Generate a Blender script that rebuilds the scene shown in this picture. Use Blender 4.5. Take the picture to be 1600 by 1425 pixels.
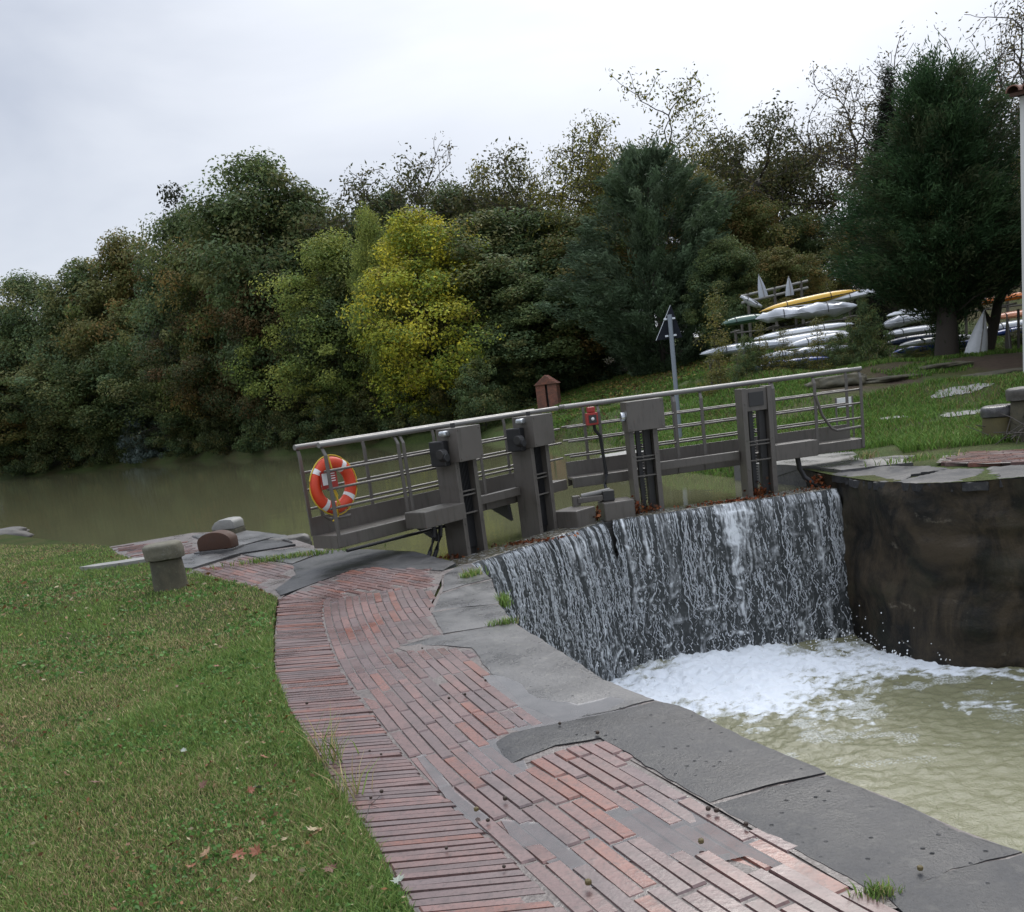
import bpy, bmesh, math, random
import numpy as np
from mathutils import Vector, Matrix, noise
from mathutils.geometry import delaunay_2d_cdt

# ------------------------------------------------------------------ scene, camera, sky, sun
S = bpy.context.scene
for o in list(bpy.data.objects): bpy.data.objects.remove(o)
C = S.collection
EYE = 1.55
PITCH = math.atan(1500/6950); ROLL = math.radians(7.3)
vR = Vector((1,0,0)); vF = Vector((0,math.cos(PITCH),-math.sin(PITCH))); vU = Vector((0,math.sin(PITCH),math.cos(PITCH)))
cR = vR*math.cos(ROLL)-vU*math.sin(ROLL); cU = vR*math.sin(ROLL)+vU*math.cos(ROLL)
cam_d = bpy.data.cameras.new('camera'); cam = bpy.data.objects.new('camera', cam_d); C.objects.link(cam)
cam.matrix_world = Matrix(((cR.x,cU.x,-vF.x,0),(cR.y,cU.y,-vF.y,0),(cR.z,cU.z,-vF.z,EYE),(0,0,0,1)))
cam_d.sensor_width = 36; cam_d.lens = 36*1500/1600; cam_d.shift_y = 226.5/1600
cam_d.clip_start = .05; cam_d.clip_end = 1500
S.camera = cam
S.render.resolution_x = 1024; S.render.resolution_y = 912
S.view_settings.view_transform = 'Standard'; S.view_settings.look = 'None'
S.view_settings.exposure = 0; S.view_settings.gamma = 1

SUN_EL = math.radians(42); SUN_AZ = math.radians(22)      # behind thin cloud, ahead and to the right
W = bpy.data.worlds.new("World"); S.world = W; W.use_nodes = True
wn = W.node_tree.nodes; wl = W.node_tree.links; wn.clear()
out = wn.new('ShaderNodeOutputWorld'); bg = wn.new('ShaderNodeBackground'); bg.inputs[1].default_value = .1
sky = wn.new('ShaderNodeTexSky'); sky.sky_type = 'NISHITA'; sky.sun_disc = False
sky.sun_elevation = SUN_EL; sky.sun_rotation = SUN_AZ
tc = wn.new('ShaderNodeTexCoord')
mp = wn.new('ShaderNodeMapping'); mp.inputs['Scale'].default_value = (1,1,2.6)
nz = wn.new('ShaderNodeTexNoise'); nz.inputs['Scale'].default_value = 2.2; nz.inputs['Detail'].default_value = 5; nz.inputs['Roughness'].default_value = .5
nz.inputs['Distortion'].default_value = .4
rp = wn.new('ShaderNodeValToRGB')
rp.color_ramp.elements[0].position = .32; rp.color_ramp.elements[0].color = (5.1,5.6,6.7,1)
rp.color_ramp.elements[1].position = .68; rp.color_ramp.elements[1].color = (7.9,8.3,9.1,1)
# thin cloud glows round the hidden sun
dt = wn.new('ShaderNodeVectorMath'); dt.operation = 'DOT_PRODUCT'
SUN_V = Vector((math.sin(SUN_AZ)*math.cos(SUN_EL), math.cos(SUN_AZ)*math.cos(SUN_EL), math.sin(SUN_EL)))
dt.inputs[1].default_value = SUN_V
mr = wn.new('ShaderNodeMath'); mr.operation = 'POWER'; mr.use_clamp = True; mr.inputs[1].default_value = 9
glow = wn.new('ShaderNodeMix'); glow.data_type = 'RGBA'; glow.blend_type = 'ADD'; glow.inputs['B'].default_value = (10.5,10.3,10,1)
mx = wn.new('ShaderNodeMix'); mx.data_type = 'RGBA'; mx.inputs[0].default_value = .88
wl.new(tc.outputs['Generated'], mp.inputs[0]); wl.new(mp.outputs[0], nz.inputs['Vector']); wl.new(nz.outputs[0], rp.inputs[0])
wl.new(tc.outputs['Generated'], dt.inputs[0]); 
mxm = wn.new('ShaderNodeMath'); mxm.operation = 'MAXIMUM'; mxm.inputs[1].default_value = 0; wl.new(dt.outputs['Value'], mxm.inputs[0]); wl.new(mxm.outputs[0], mr.inputs[0])
# an overcast dome is brightest overhead
sx_ = wn.new('ShaderNodeSeparateXYZ'); wl.new(tc.outputs['Generated'], sx_.inputs[0])
zr = wn.new('ShaderNodeMapRange'); zr.inputs[1].default_value = .35; zr.inputs[2].default_value = 1; zr.inputs[3].default_value = 1; zr.inputs[4].default_value = 3.0; wl.new(sx_.outputs['Z'], zr.inputs[0])
dome = wn.new('ShaderNodeVectorMath'); dome.operation = 'SCALE'; wl.new(rp.outputs[0], dome.inputs[0]); wl.new(zr.outputs[0], dome.inputs['Scale'])
wl.new(mr.outputs[0], glow.inputs[0]); wl.new(dome.outputs[0], glow.inputs['A'])
wl.new(sky.outputs[0], mx.inputs['A']); wl.new(glow.outputs['Result'], mx.inputs['B'])
wl.new(mx.outputs['Result'], bg.inputs[0]); wl.new(bg.outputs[0], out.inputs[0])
sd = bpy.data.lights.new('sun','SUN'); sd.energy = 1.5; sd.angle = math.radians(28); sd.color = (1,.96,.9)
so = bpy.data.objects.new('sun', sd); C.objects.link(so); so.location = (20,40,40)
so.rotation_euler = (-SUN_V).to_track_quat('-Z','Y').to_euler()

# ------------------------------------------------------------------ measuring: photo pixel -> point on a level / at a distance
def ray(x,y): return vF + cR*((x-800)/1500) - cU*((y-939)/1500)
def gp(x,y,z=0.):
    d = ray(x,y); return Vector((0,0,EYE)) + d*((z-EYE)/d.z)
def at(x,y,Y):
    d = ray(x,y); return Vector((0,0,EYE)) + d*(Y/d.y)
def g2(pts,z=0.): return [tuple(gp(x,y,z)[:2]) for x,y in pts]

# ------------------------------------------------------------------ helpers
R = np.random.default_rng(7); random.seed(7)
def tag(o, label=None, cat=None, group=None, kind=None):
    if label: o['label'] = label
    if cat: o['category'] = cat
    if group: o['group'] = group
    if kind: o['kind'] = kind
    return o
def empty(name, loc=(0,0,0), rz=0, label=None, cat=None, group=None):
    o = bpy.data.objects.new(name, None); C.objects.link(o); o.location = loc; o.rotation_euler = (0,0,rz)
    o.empty_display_size = .2
    return tag(o,label,cat,group)
def link(name, me, mat=None, parent=None, smooth=False):
    o = bpy.data.objects.new(name, me); C.objects.link(o)
    if mat and not me.materials: me.materials.append(mat)
    if parent: o.parent = parent
    if smooth: me.polygons.foreach_set('use_smooth', [True]*len(me.polygons))
    return o
def np_mesh(name, v, f, col=None, uv=None, smooth=False):
    """v (N,3), f (M,k) all the same k"""
    v = np.asarray(v,np.float32); f = np.asarray(f,np.int32); k = f.shape[1]; M = f.shape[0]
    me = bpy.data.meshes.new(name)
    me.vertices.add(len(v)); me.vertices.foreach_set('co', v.ravel())
    me.loops.add(M*k); me.loops.foreach_set('vertex_index', f.ravel())
    me.polygons.add(M); me.polygons.foreach_set('loop_start', np.arange(0,M*k,k,dtype=np.int32))
    me.polygons.foreach_set('use_smooth', np.full(M,smooth))
    me.update(calc_edges=True)
    if col is not None:
        a = me.color_attributes.new('tint','FLOAT_COLOR','POINT')
        c = np.ones((len(v),4),np.float32); c[:,:3] = col; a.data.foreach_set('color', c.ravel())
    if uv is not None:
        l = me.uv_layers.new(name='uv'); l.data.foreach_set('uv', np.asarray(uv,np.float32)[f.ravel()].ravel())
    return me
class MB:
    def __init__(s): s.v=[]; s.f=[]
    def add(s, vs, fs):
        n=len(s.v); s.v += [tuple(p) for p in vs]; s.f += [tuple(i+n for i in q) for q in fs]; return s
    def box(s, x0,x1,y0,y1,z0,z1, M=None):
        vs=[Vector(p) for p in ((x0,y0,z0),(x1,y0,z0),(x1,y1,z0),(x0,y1,z0),(x0,y0,z1),(x1,y0,z1),(x1,y1,z1),(x0,y1,z1))]
        if M: vs=[M@p for p in vs]
        return s.add(vs,[(0,3,2,1),(4,5,6,7),(0,1,5,4),(1,2,6,5),(2,3,7,6),(3,0,4,7)])
    def tube(s, pts, r, n=8, cap=True):
        pts=[Vector(p) for p in pts]; m=len(pts); rs = r if hasattr(r,'__len__') else [r]*m
        up=Vector((0,0,1)); vs=[]; 
        for i,p in enumerate(pts):
            d=(pts[min(i+1,m-1)]-pts[max(i-1,0)]).normalized()
            a=d.cross(up if abs(d.z)<.95 else Vector((1,0,0))).normalized(); b=a.cross(d)
            for k in range(n):
                t=2*math.pi*k/n; vs.append(p+(a*math.cos(t)+b*math.sin(t))*rs[i])
        fs=[]
        for i in range(m-1):
            for k in range(n):
                fs.append((i*n+k,i*n+(k+1)%n,(i+1)*n+(k+1)%n,(i+1)*n+k))
        if cap: fs.append(tuple(range(n-1,-1,-1))); fs.append(tuple(range((m-1)*n,m*n)))
        return s.add(vs,fs)
    def lathe(s, prof, n=24, c=(0,0,0)):
        vs=[]; 
        for r,z in prof:
            for k in range(n):
                t=2*math.pi*k/n; vs.append((c[0]+r*math.cos(t),c[1]+r*math.sin(t),c[2]+z))
        m=len(prof); fs=[(i*n+k,i*n+(k+1)%n,(i+1)*n+(k+1)%n,(i+1)*n+k) for i in range(m-1) for k in range(n)]
        fs.append(tuple(range(n-1,-1,-1))); fs.append(tuple(range((m-1)*n,m*n)))
        return s.add(vs,fs)
    def prism(s, poly, M):   # poly in local xy of M, extruded local z 0..1 scaled by M
        n=len(poly); vs=[M@Vector((x,y,0)) for x,y in poly]+[M@Vector((x,y,1)) for x,y in poly]
        return s.add(vs,[tuple(range(n-1,-1,-1)),tuple(range(n,2*n))]+[(i,(i+1)%n,n+(i+1)%n,n+i) for i in range(n)])
    def build(s, name, mat, parent=None, bevel=0, smooth=False, seg=2):
        me=bpy.data.meshes.new(name); me.from_pydata(s.v,[],s.f); me.update()
        bm=bmesh.new(); bm.from_mesh(me); bmesh.ops.recalc_face_normals(bm, faces=bm.faces)
        if bevel:
            ed=[e for e in bm.edges if len(e.link_faces)==2 and e.calc_face_angle(0)>.6]
            bmesh.ops.bevel(bm, geom=ed, offset=bevel, segments=seg, affect='EDGES', profile=.6, clamp_overlap=True)
        bm.to_mesh(me); bm.free()
        o=link(name, me, mat, parent)
        if smooth:
            me.polygons.foreach_set('use_smooth',[True]*len(me.polygons))
            try: me.set_sharp_from_angle(angle=math.radians(40))
            except Exception: pass
        return o
def curve(pts, step):
    """Catmull-Rom through 2D points, resampled evenly"""
    P=[np.array(p,float) for p in pts]; P=[2*P[0]-P[1]]+P+[2*P[-1]-P[-2]]; o=[]
    for i in range(1,len(P)-2):
        for t in np.linspace(0,1,20,endpoint=False):
            a,b,c,d=P[i-1:i+3]
            o.append(.5*(2*b+(c-a)*t+(2*a-5*b+4*c-d)*t*t+(3*b-a-3*c+d)*t**3))
    o.append(P[-2]); o=np.array(o); s=np.r_[0,np.cumsum(np.linalg.norm(np.diff(o,axis=0),axis=1))]
    q=np.arange(0,s[-1],step); return np.stack([np.interp(q,s,o[:,k]) for k in range(o.shape[1])],1)
def inside(p, poly):
    p=np.asarray(p,float); x,y=p[:,0],p[:,1]; r=np.zeros(len(p),bool); n=len(poly)
    for i in range(n):
        x1,y1=poly[i]; x2,y2=poly[(i+1)%n]
        c=((y1>y)!=(y2>y)); 
        with np.errstate(divide='ignore',invalid='ignore'):
            r ^= c & (x < (x2-x1)*(y-y1)/((y2-y1) if y2!=y1 else 1e-9)+x1)
    return r
def vnoise(p, scale, seed=0):
    """cheap value noise for arrays of 2D points"""
    q=np.asarray(p,float)[:,:2]*scale+seed*17.3; i=np.floor(q).astype(np.int64); f=q-i; f=f*f*(3-2*f)
    def h(a,b):
        n=(a*374761393+b*668265263+seed*974711)&0xffffffff; n=((n^(n>>13))*1274126177)&0xffffffff
        return ((n^(n>>16))&0xffff)/65535.
    a=h(i[:,0],i[:,1]); b=h(i[:,0]+1,i[:,1]); c=h(i[:,0],i[:,1]+1); d=h(i[:,0]+1,i[:,1]+1)
    return (a*(1-f[:,0])+b*f[:,0])*(1-f[:,1])+(c*(1-f[:,0])+d*f[:,0])*f[:,1]
def fbm(p, scale, seed=0, oct=4):
    r=0; a=.5
    for k in range(oct): r=r+a*vnoise(p,scale*2**k,seed+k); a*=.5
    return r
def rough_outline(poly, step, jit, seed):
    o=[]; rr=random.Random(seed); n=len(poly)
    for i in range(n):
        a=Vector(poly[i]); b=Vector(poly[(i+1)%n]); L=(b-a).length; m=max(1,int(L/step)); d=(b-a).normalized() if L>0 else Vector((1,0)); nn=Vector((-d.y,d.x))
        for k in range(m):
            j = 0 if k==0 else jit
            q=a+(b-a)*(k/m); w=(noise.noise(Vector((q.x*3,q.y*3,seed)))*1.5+rr.uniform(-1,1)*.5)*j
            o.append(tuple(q+nn*w))
    return o
def cdt(poly, grid, seed=0):
    P=np.array(poly); x0,y0=P.min(0); x1,y1=P.max(0)
    gx,gy=np.meshgrid(np.arange(x0,x1,grid),np.arange(y0,y1,grid)); q=np.stack([gx.ravel(),gy.ravel()],1)
    q+=np.random.default_rng(seed).uniform(-.3,.3,q.shape)*grid
    q=q[inside(q,poly)]
    # keep off the outline
    keep=np.ones(len(q),bool); A=P; B=np.roll(P,-1,0)
    for a,b in zip(A,B):
        d=b-a; L=d@d+1e-12; t=np.clip(((q-a)@d)/L,0,1); keep&=np.linalg.norm(q-a-t[:,None]*d,axis=1)>grid*.35
    q=q[keep]; n=len(poly)
    vs=[Vector(p) for p in poly]+[Vector(p) for p in q]
    r=delaunay_2d_cdt(vs,[],[list(range(n))],1,1e-6)
    return [tuple(v) for v in r[0]], [tuple(f) for f in r[2]], n
def sheet(name, poly, zf, grid, mat, parent=None, depth=0, seed=0, smooth=True, edge_drop=0):
    """a polygon as a relief sheet, z from zf(array of xy); depth>0 gives it sides"""
    v,f,n=cdt(poly,grid,seed); p=np.array(v); z=zf(p); n=min(n,len(v))
    V=[(a,b,c) for (a,b),c in zip(v,z)]; F=list(f)
    if depth:
        E={}
        for q in f:
            for i in range(len(q)):
                e=(q[i],q[(i+1)%len(q)]); E[e]=E.get(e,0)+1
        be=[e for e in E if (e[1],e[0]) not in E]; bi={}
        if edge_drop:
            for e in be:
                V[e[0]]=(V[e[0]][0],V[e[0]][1],V[e[0]][2]-edge_drop)
        for e in be:
            for i in e:
                if i not in bi: bi[i]=len(V); V.append((V[i][0],V[i][1],V[i][2]-depth))
        for a,b in be: F.append((b,a,bi[a],bi[b]))
    me=bpy.data.meshes.new(name); me.from_pydata(V,[],F); me.update()
    o=link(name,me,mat,parent,smooth)
    if smooth and depth:
        try: me.set_sharp_from_angle(angle=math.radians(50))
        except Exception: pass
    return o

# ------------------------------------------------------------------ materials
class N:
    def __init__(s,name):
        s.m=bpy.data.materials.new(name); s.m.use_nodes=True; s.t=s.m.node_tree; s.t.nodes.clear()
        s.out=s.n('ShaderNodeOutputMaterial'); s.p=s.n('ShaderNodeBsdfPrincipled'); s.l(s.p.outputs[0],s.out.inputs[0])
    def n(s,t,**k):
        x=s.t.nodes.new(t)
        for a,b in k.items(): setattr(x,a,b)
        return x
    def l(s,a,b): s.t.links.new(a,b)
    def coord(s,kind='Object',scale=(1,1,1)):
        c=s.n('ShaderNodeTexCoord'); m=s.n('ShaderNodeMapping'); m.inputs['Scale'].default_value=scale; s.l(c.outputs[kind],m.inputs[0]); return m.outputs[0]
    def noise(s,vec,scale,detail=5,rough=.55,dist=0):
        x=s.n('ShaderNodeTexNoise'); x.inputs['Scale'].default_value=scale; x.inputs['Detail'].default_value=detail; x.inputs['Roughness'].default_value=rough; x.inputs['Distortion'].default_value=dist
        s.l(vec,x.inputs['Vector']); return x.outputs[0]
    def ramp(s,fac,stops):
        x=s.n('ShaderNodeValToRGB'); e=x.color_ramp.elements
        while len(e)<len(stops): e.new(.5)
        for q,(p,c) in zip(e,stops): q.position=p; q.color=(c,c,c,1) if not hasattr(c,'__len__') else (*c,1)
        s.l(fac,x.inputs[0]); return x.outputs[0]
    def mix(s,fac,a,b,mode='MIX'):
        x=s.n('ShaderNodeMix',data_type='RGBA',blend_type=mode)
        for v,i in ((fac,x.inputs[0]),(a,x.inputs['A']),(b,x.inputs['B'])):
            if hasattr(v,'is_output') or hasattr(v,'links'): s.l(v,i)
            else: i.default_value=v if not hasattr(v,'__len__') else (*v,1)
        return x.outputs['Result']
    def math(s,op,a,b=0,c=None):
        x=s.n('ShaderNodeMath',operation=op)
        for v,i in ((a,x.inputs[0]),(b,x.inputs[1])):
            if hasattr(v,'links'): s.l(v,i)
            else: i.default_value=v
        if c is not None: x.inputs[2].default_value=c
        return x.outputs[0]
    def col(s,v): s.set('Base Color',v)
    def set(s,k,v):
        i=s.p.inputs[k]
        if hasattr(v,'links'): s.l(v,i)
        else: i.default_value=(*v,1) if hasattr(v,'__len__') and len(v)==3 else v
        return s
    def bump(s,h,strength=.5,dist=.01):
        b=s.n('ShaderNodeBump'); b.inputs['Strength'].default_value=strength; b.inputs['Distance'].default_value=dist
        s.l(h,b.inputs['Height']); s.l(b.outputs[0],s.p.inputs['Normal']); return s
    def attr(s,name='tint'):
        a=s.n('ShaderNodeAttribute',attribute_name=name); return a.outputs['Color']
def paint(name,c,rough=.5,metal=0,var=.25,scale=6,bump=.15,spec=.5,dist=.004):
    m=N(name); v=m.coord(); n=m.noise(v,scale,6,.6); n2=m.noise(v,scale*9,3)
    dark=tuple(x*(1-var) for x in c); lite=tuple(min(1,x*(1+var)) for x in c)
    m.col(m.mix(m.ramp(n2,[(.3,0),(.75,.6)]),m.mix(n,dark,lite),dark)); m.set('Metallic',metal); m.set('Specular IOR Level',spec)
    m.set('Roughness',m.ramp(n,[(.3,max(.05,rough-.12)),(.7,min(1,rough+.12))])); m.bump(n2,bump,dist); return m.m
def leaf_mat(name, trans=.25, rough=.55):
    m=N(name); c=m.attr(); m.col(c); m.set('Roughness',rough); m.set('Specular IOR Level',.12)
    t=m.n('ShaderNodeBsdfTranslucent'); m.l(c,t.inputs[0]); mx=m.n('ShaderNodeMixShader'); mx.inputs[0].default_value=trans
    m.l(m.p.outputs[0],mx.inputs[1]); m.l(t.outputs[0],mx.inputs[2]); m.l(mx.outputs[0],m.out.inputs[0]); return m.m
M_leaf=leaf_mat('leaf',.35); M_grass=leaf_mat('grass_blade',.25,.5)
M_bark=paint('bark',(.055,.045,.035),.85,0,.4,8,.6)
M_twig=paint('twig',(.07,.06,.05),.8,0,.3,8,.3)
def gatepaint():
    m=N('weathered_gate_paint'); v=m.coord(); vs=m.coord('Object',(9,9,1.3)); a=m.noise(v,3.5,6,.6); b=m.noise(vs,2.2,6,.65); c=m.noise(v,38,4,.6)
    base=m.mix(a,(.082,.072,.062),(.128,.115,.10)); base=m.mix(m.ramp(b,[(.5,0),(.72,.6)]),base,(.045,.04,.033))
    base=m.mix(m.ramp(m.noise(v,1.7,5,.6),[(.55,0),(.75,.45)]),base,(.075,.08,.05)); base=m.mix(m.math('MULTIPLY',m.ramp(c,[(.64,0),(.72,.8)]),m.ramp(b,[(.4,0),(.6,1)])),base,(.13,.06,.03))
    m.col(base); m.set('Roughness',m.ramp(a,[(.3,.3),(.7,.52)])); m.bump(m.math('ADD',c,b),.15,.004); return m.m
M_grey=gatepaint()
M_greyd=paint('gate_paint_dark',(.03,.029,.028),.5,0,.3,5,.2)
M_black=paint('black_rubber',(.012,.012,.013),.45,0,.3,6,.2)
M_steel=paint('galvanised_rail',(.19,.183,.17),.42,.25,.22,7,.1)
M_bar=paint('painted_bar',(.115,.104,.09),.45,.05,.3,7,.15)
M_silver=paint('silver_cap',(.6,.63,.66),.25,.9,.1,9,.05)
M_red=paint('red_plastic',(.33,.028,.02),.4,0,.2,9,.05)
M_orange=paint('ring_orange',(.66,.06,.018),.45,0,.2,7,.1)
M_white=paint('white_plastic',(.72,.72,.70),.45,0,.1,5,.08)
M_yellow=paint('yellow_rope',(.6,.42,.03),.7,0,.2,20,.3)
M_rust=paint('rust',(.075,.036,.022),.8,.1,.5,9,.5)
M_conc=paint('pale_concrete',(.25,.245,.225),.6,0,.3,5,.4)

def stone(name,c1,c2,lich,rough=(.2,.5),pit=1,scale=2.2,spec=.5,bmp=.6):
    m=N(name); v=m.coord()
    a=m.noise(v,scale,8,.62,.3); b=m.noise(v,scale*7,6,.6); c=m.noise(v,scale*32,3,.6)
    base=m.mix(m.ramp(a,[(.35,0),(.68,1)]),c1,c2)
    base=m.mix(m.ramp(b,[(.55,0),(.75,.55)]),base,lich)
    vo=m.n('ShaderNodeTexVoronoi'); vo.inputs['Scale'].default_value=scale*9; m.l(v,vo.inputs['Vector'])
    pits=m.ramp(vo.outputs['Distance'],[(.05,1),(.16,0)])
    pm=m.math('MULTIPLY',pits,m.ramp(m.noise(v,scale*3.1,2),[(.44,0),(.54,1)]))
    base=m.mix(m.math('MULTIPLY',pm,.75*pit),base,tuple(x*.25 for x in c1))
    base=m.mix(m.ramp(c,[(.35,.35),(.6,0)]),base,tuple(x*.5 for x in c1))
    m.col(base); m.set('Roughness',m.ramp(a,[(.38,rough[0]),(.66,rough[1])])); m.set('Specular IOR Level',spec)
    e=m.noise(v,scale*80,4,.7)
    h=m.math('ADD',m.math('MULTIPLY',b,.35),m.math('ADD',m.math('ADD',m.math('MULTIPLY',c,.5),m.math('MULTIPLY',e,.35)),m.math('MULTIPLY',pm,-1.1*pit)))
    m.bump(h,bmp,.008); return m.m
M_cope=stone('wet_slate',(.018,.0185,.02),(.055,.055,.057),(.12,.115,.10),(.28,.58),1.5,2.2,.36)
M_cope2=stone('worn_slate',(.05,.049,.05),(.125,.122,.118),(.21,.20,.17),(.22,.5),1.2)
M_slate=stone('dark_broken_slate',(.022,.022,.024),(.06,.06,.062),(.15,.145,.125),(.5,.75),.7,2.5,.3)
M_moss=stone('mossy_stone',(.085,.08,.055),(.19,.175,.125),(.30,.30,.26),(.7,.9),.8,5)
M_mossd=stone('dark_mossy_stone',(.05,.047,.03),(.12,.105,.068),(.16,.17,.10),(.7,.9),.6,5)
M_rock=stone('rock',(.06,.055,.048),(.13,.12,.105),(.17,.17,.14),(.5,.8),.5,2)
def wallmat():
    m=N('stained_lock_wall'); v=m.coord(); vs=m.coord('Object',(1.6,1.6,.9))
    a=m.noise(v,1.1,8,.6,.4); b=m.noise(vs,1.5,9,.7,.6); c=m.noise(v,17,5,.65)
    base=m.mix(m.ramp(b,[(.40,0),(.60,1)]),(.008,.0075,.006),(.052,.039,.024))
    base=m.mix(m.ramp(a,[(.5,0),(.68,.7)]),base,(.022,.026,.013))
    base=m.mix(m.ramp(c,[(.62,0),(.78,.5)]),base,(.06,.05,.034))
    sp=m.ramp(m.noise(v,2.3,4,.5,1),[(.66,0),(.74,.6)]); base=m.mix(m.math('MULTIPLY',sp,m.ramp(c,[(.45,0),(.6,1)])),base,(.26,.23,.18))
    m.col(base); m.set('Roughness',.62); m.set('Specular IOR Level',.3); m.bump(m.math('ADD',m.math('MULTIPLY',c,.5),a),.7,.03); return m.m
M_wall=wallmat()
def brickmat():
    m=N('wet_brick'); v=m.coord(); t=m.attr(); a=m.noise(v,3,6,.6); b=m.noise(v,60,4,.6); e=m.noise(v,14,5,.6)
    base=m.mix(m.ramp(e,[(.45,0),(.75,.6)]),t,(.085,.058,.055),'MIX')
    base=m.mix(m.ramp(b,[(.5,0),(.72,.55)]),base,(.035,.026,.024)); base=m.mix(m.ramp(m.noise(v,5,6,.7,.5),[(.5,0),(.68,.55)]),base,(.055,.04,.038)); base=m.mix(m.ramp(m.noise(v,150,3,.6),[(.62,0),(.75,.5)]),base,(.17,.13,.115))
    m.col(base); m.set('Roughness',m.ramp(m.noise(v,1.3,5,.6,.4),[(.36,.18),(.62,.42)])); m.set('Specular IOR Level',.5)
    m.bump(m.math('ADD',m.math('MULTIPLY',e,.7),m.math('MULTIPLY',b,.35)),.32,.006); return m.m
M_brick=brickmat()
def mortarmat():
    m=N('mortar'); v=m.coord(); a=m.noise(v,5,6,.6); b=m.noise(v,70,4)
    m.col(m.mix(m.ramp(b,[(.35,.8),(.65,0)]),m.mix(a,(.10,.078,.07),(.19,.165,.15)),(.055,.042,.038)))
    m.set('Roughness',m.ramp(a,[(.4,.25),(.6,.6)])); m.bump(b,.6,.006); return m.m
M_mortar=mortarmat()
def puddlemat():
    m=N('rain_puddle'); v=m.coord(); n=m.noise(v,2.5,3); e=m.noise(v,9,4,.6)
    m.col((.42,.37,.35)); m.set('Roughness',.5); m.set('Specular IOR Level',0)
    tr=m.n('ShaderNodeBsdfTransparent'); tr.inputs[0].default_value=(.93,.91,.89,1)
    mk=m.n('ShaderNodeMixShader'); m.l(m.ramp(e,[(.3,.03),(.75,.16)]),mk.inputs[0]); m.l(tr.outputs[0],mk.inputs[1]); m.l(m.p.outputs[0],mk.inputs[2])   # slight silt, its pale colour also stands in for sky glare
    gl=m.n('ShaderNodeBsdfGlossy'); gl.inputs['Roughness'].default_value=.03; gl.inputs[0].default_value=(1,1,1,1)
    b=m.n('ShaderNodeBump'); b.inputs['Strength'].default_value=.04; b.inputs['Distance'].default_value=.01; m.l(n,b.inputs['Height']); m.l(b.outputs[0],gl.inputs['Normal'])
    fr=m.n('ShaderNodeFresnel'); fr.inputs[0].default_value=1.75
    mx=m.n('ShaderNodeMixShader'); m.l(fr.outputs[0],mx.inputs[0]); m.l(mk.outputs[0],mx.inputs[1]); m.l(gl.outputs[0],mx.inputs[2]); m.l(mx.outputs[0],m.out.inputs[0]); return m.m
M_puddle=puddlemat()
def soilmat():
    m=N('turf_soil'); v=m.coord(); a=m.noise(v,1.2,6,.6); b=m.noise(v,25,5,.65); c=m.noise(v,110,3)
    base=m.mix(m.ramp(a,[(.42,0),(.6,1)]),(.06,.085,.028),(.12,.105,.05))
    base=m.mix(m.ramp(b,[(.4,0),(.65,.8)]),base,(.055,.095,.025)); base=m.mix(m.ramp(c,[(.4,.7),(.6,0)]),base,(.015,.016,.008))
    m.col(base); m.set('Roughness',1); m.set('Specular IOR Level',.05); m.bump(m.math('ADD',b,c),.8,.03); return m.m
M_soil=soilmat()
def hillmat():
    m=N('autumn_hillside'); v=m.coord(); dirt=m.attr(); a=m.noise(v,.35,6,.6); b=m.noise(v,7,6,.7); c=m.noise(v,45,4,.6)
    base=m.mix(m.ramp(b,[(.35,0),(.65,1)]),(.05,.08,.022),(.10,.14,.036))
    base=m.mix(m.ramp(a,[(.5,0),(.62,.8)]),base,(.11,.085,.04))
    base=m.mix(m.ramp(c,[(.35,.6),(.6,0)]),base,(.035,.04,.016))
    base=m.mix(dirt,base,m.mix(b,(.05,.036,.026),(.13,.095,.07)))
    m.col(base); m.set('Roughness',.95); m.set('Specular IOR Level',.2); m.bump(m.math('ADD',b,c),.8,.06); return m.m
M_hill=hillmat()
def pondmat():
    m=N('still_canal_water'); v=m.coord('Object',(1,1,1)); n=m.noise(v,1.1,3,.5,.3); n2=m.noise(v,7,3,.5)
    m.col((.115,.114,.062)); m.set('Roughness',.05); m.set('IOR',1.33); m.set('Specular IOR Level',.5)
    m.bump(m.math('ADD',n,m.math('MULTIPLY',n2,.25)),.06,.05); return m.m
M_pond=pondmat()

# ------------------------------------------------------------------ layout: lock geometry (metres, camera above the origin)
MIT = np.array([1.30,12.15]); u1=np.array([.668,.744]); u1/=np.linalg.norm(u1); n1=np.array([-u1[1],u1[0]]); HIN=MIT-3.1*u1
HIN2=np.array([4.40,12.45]); u2=(HIN2-MIT)/np.linalg.norm(HIN2-MIT); n2=np.array([-u2[1],u2[0]])
CREST=-.2; LOW=-2.22; POND=-.24
px_cope=[(712,879),(735,879),(768,904),(779,943),(802,972),(842,997),(880,1020),(910,1042),(942,1062),(985,1080),(1022,1092),(1060,1102),(1100,1121),(1140,1141),(1215,1175),(1290,1209),(1345,1228),(1400,1250),(1500,1297),(1597,1331),(1720,1385)]
cope_out=g2(px_cope)
cope_out_ext=cope_out+[(2.05,1.2),(3.2,-1.5),(4.4,-5)]
wall_curve=curve([(4.24,13.4),(4.34,12.3),(4.46,11.3),(4.72,10.68),(5.1,10.32),(5.62,10.1),(6.4,9.8),(7.4,9.2),(8.6,8.0),(9.6,6)],.12)

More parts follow.
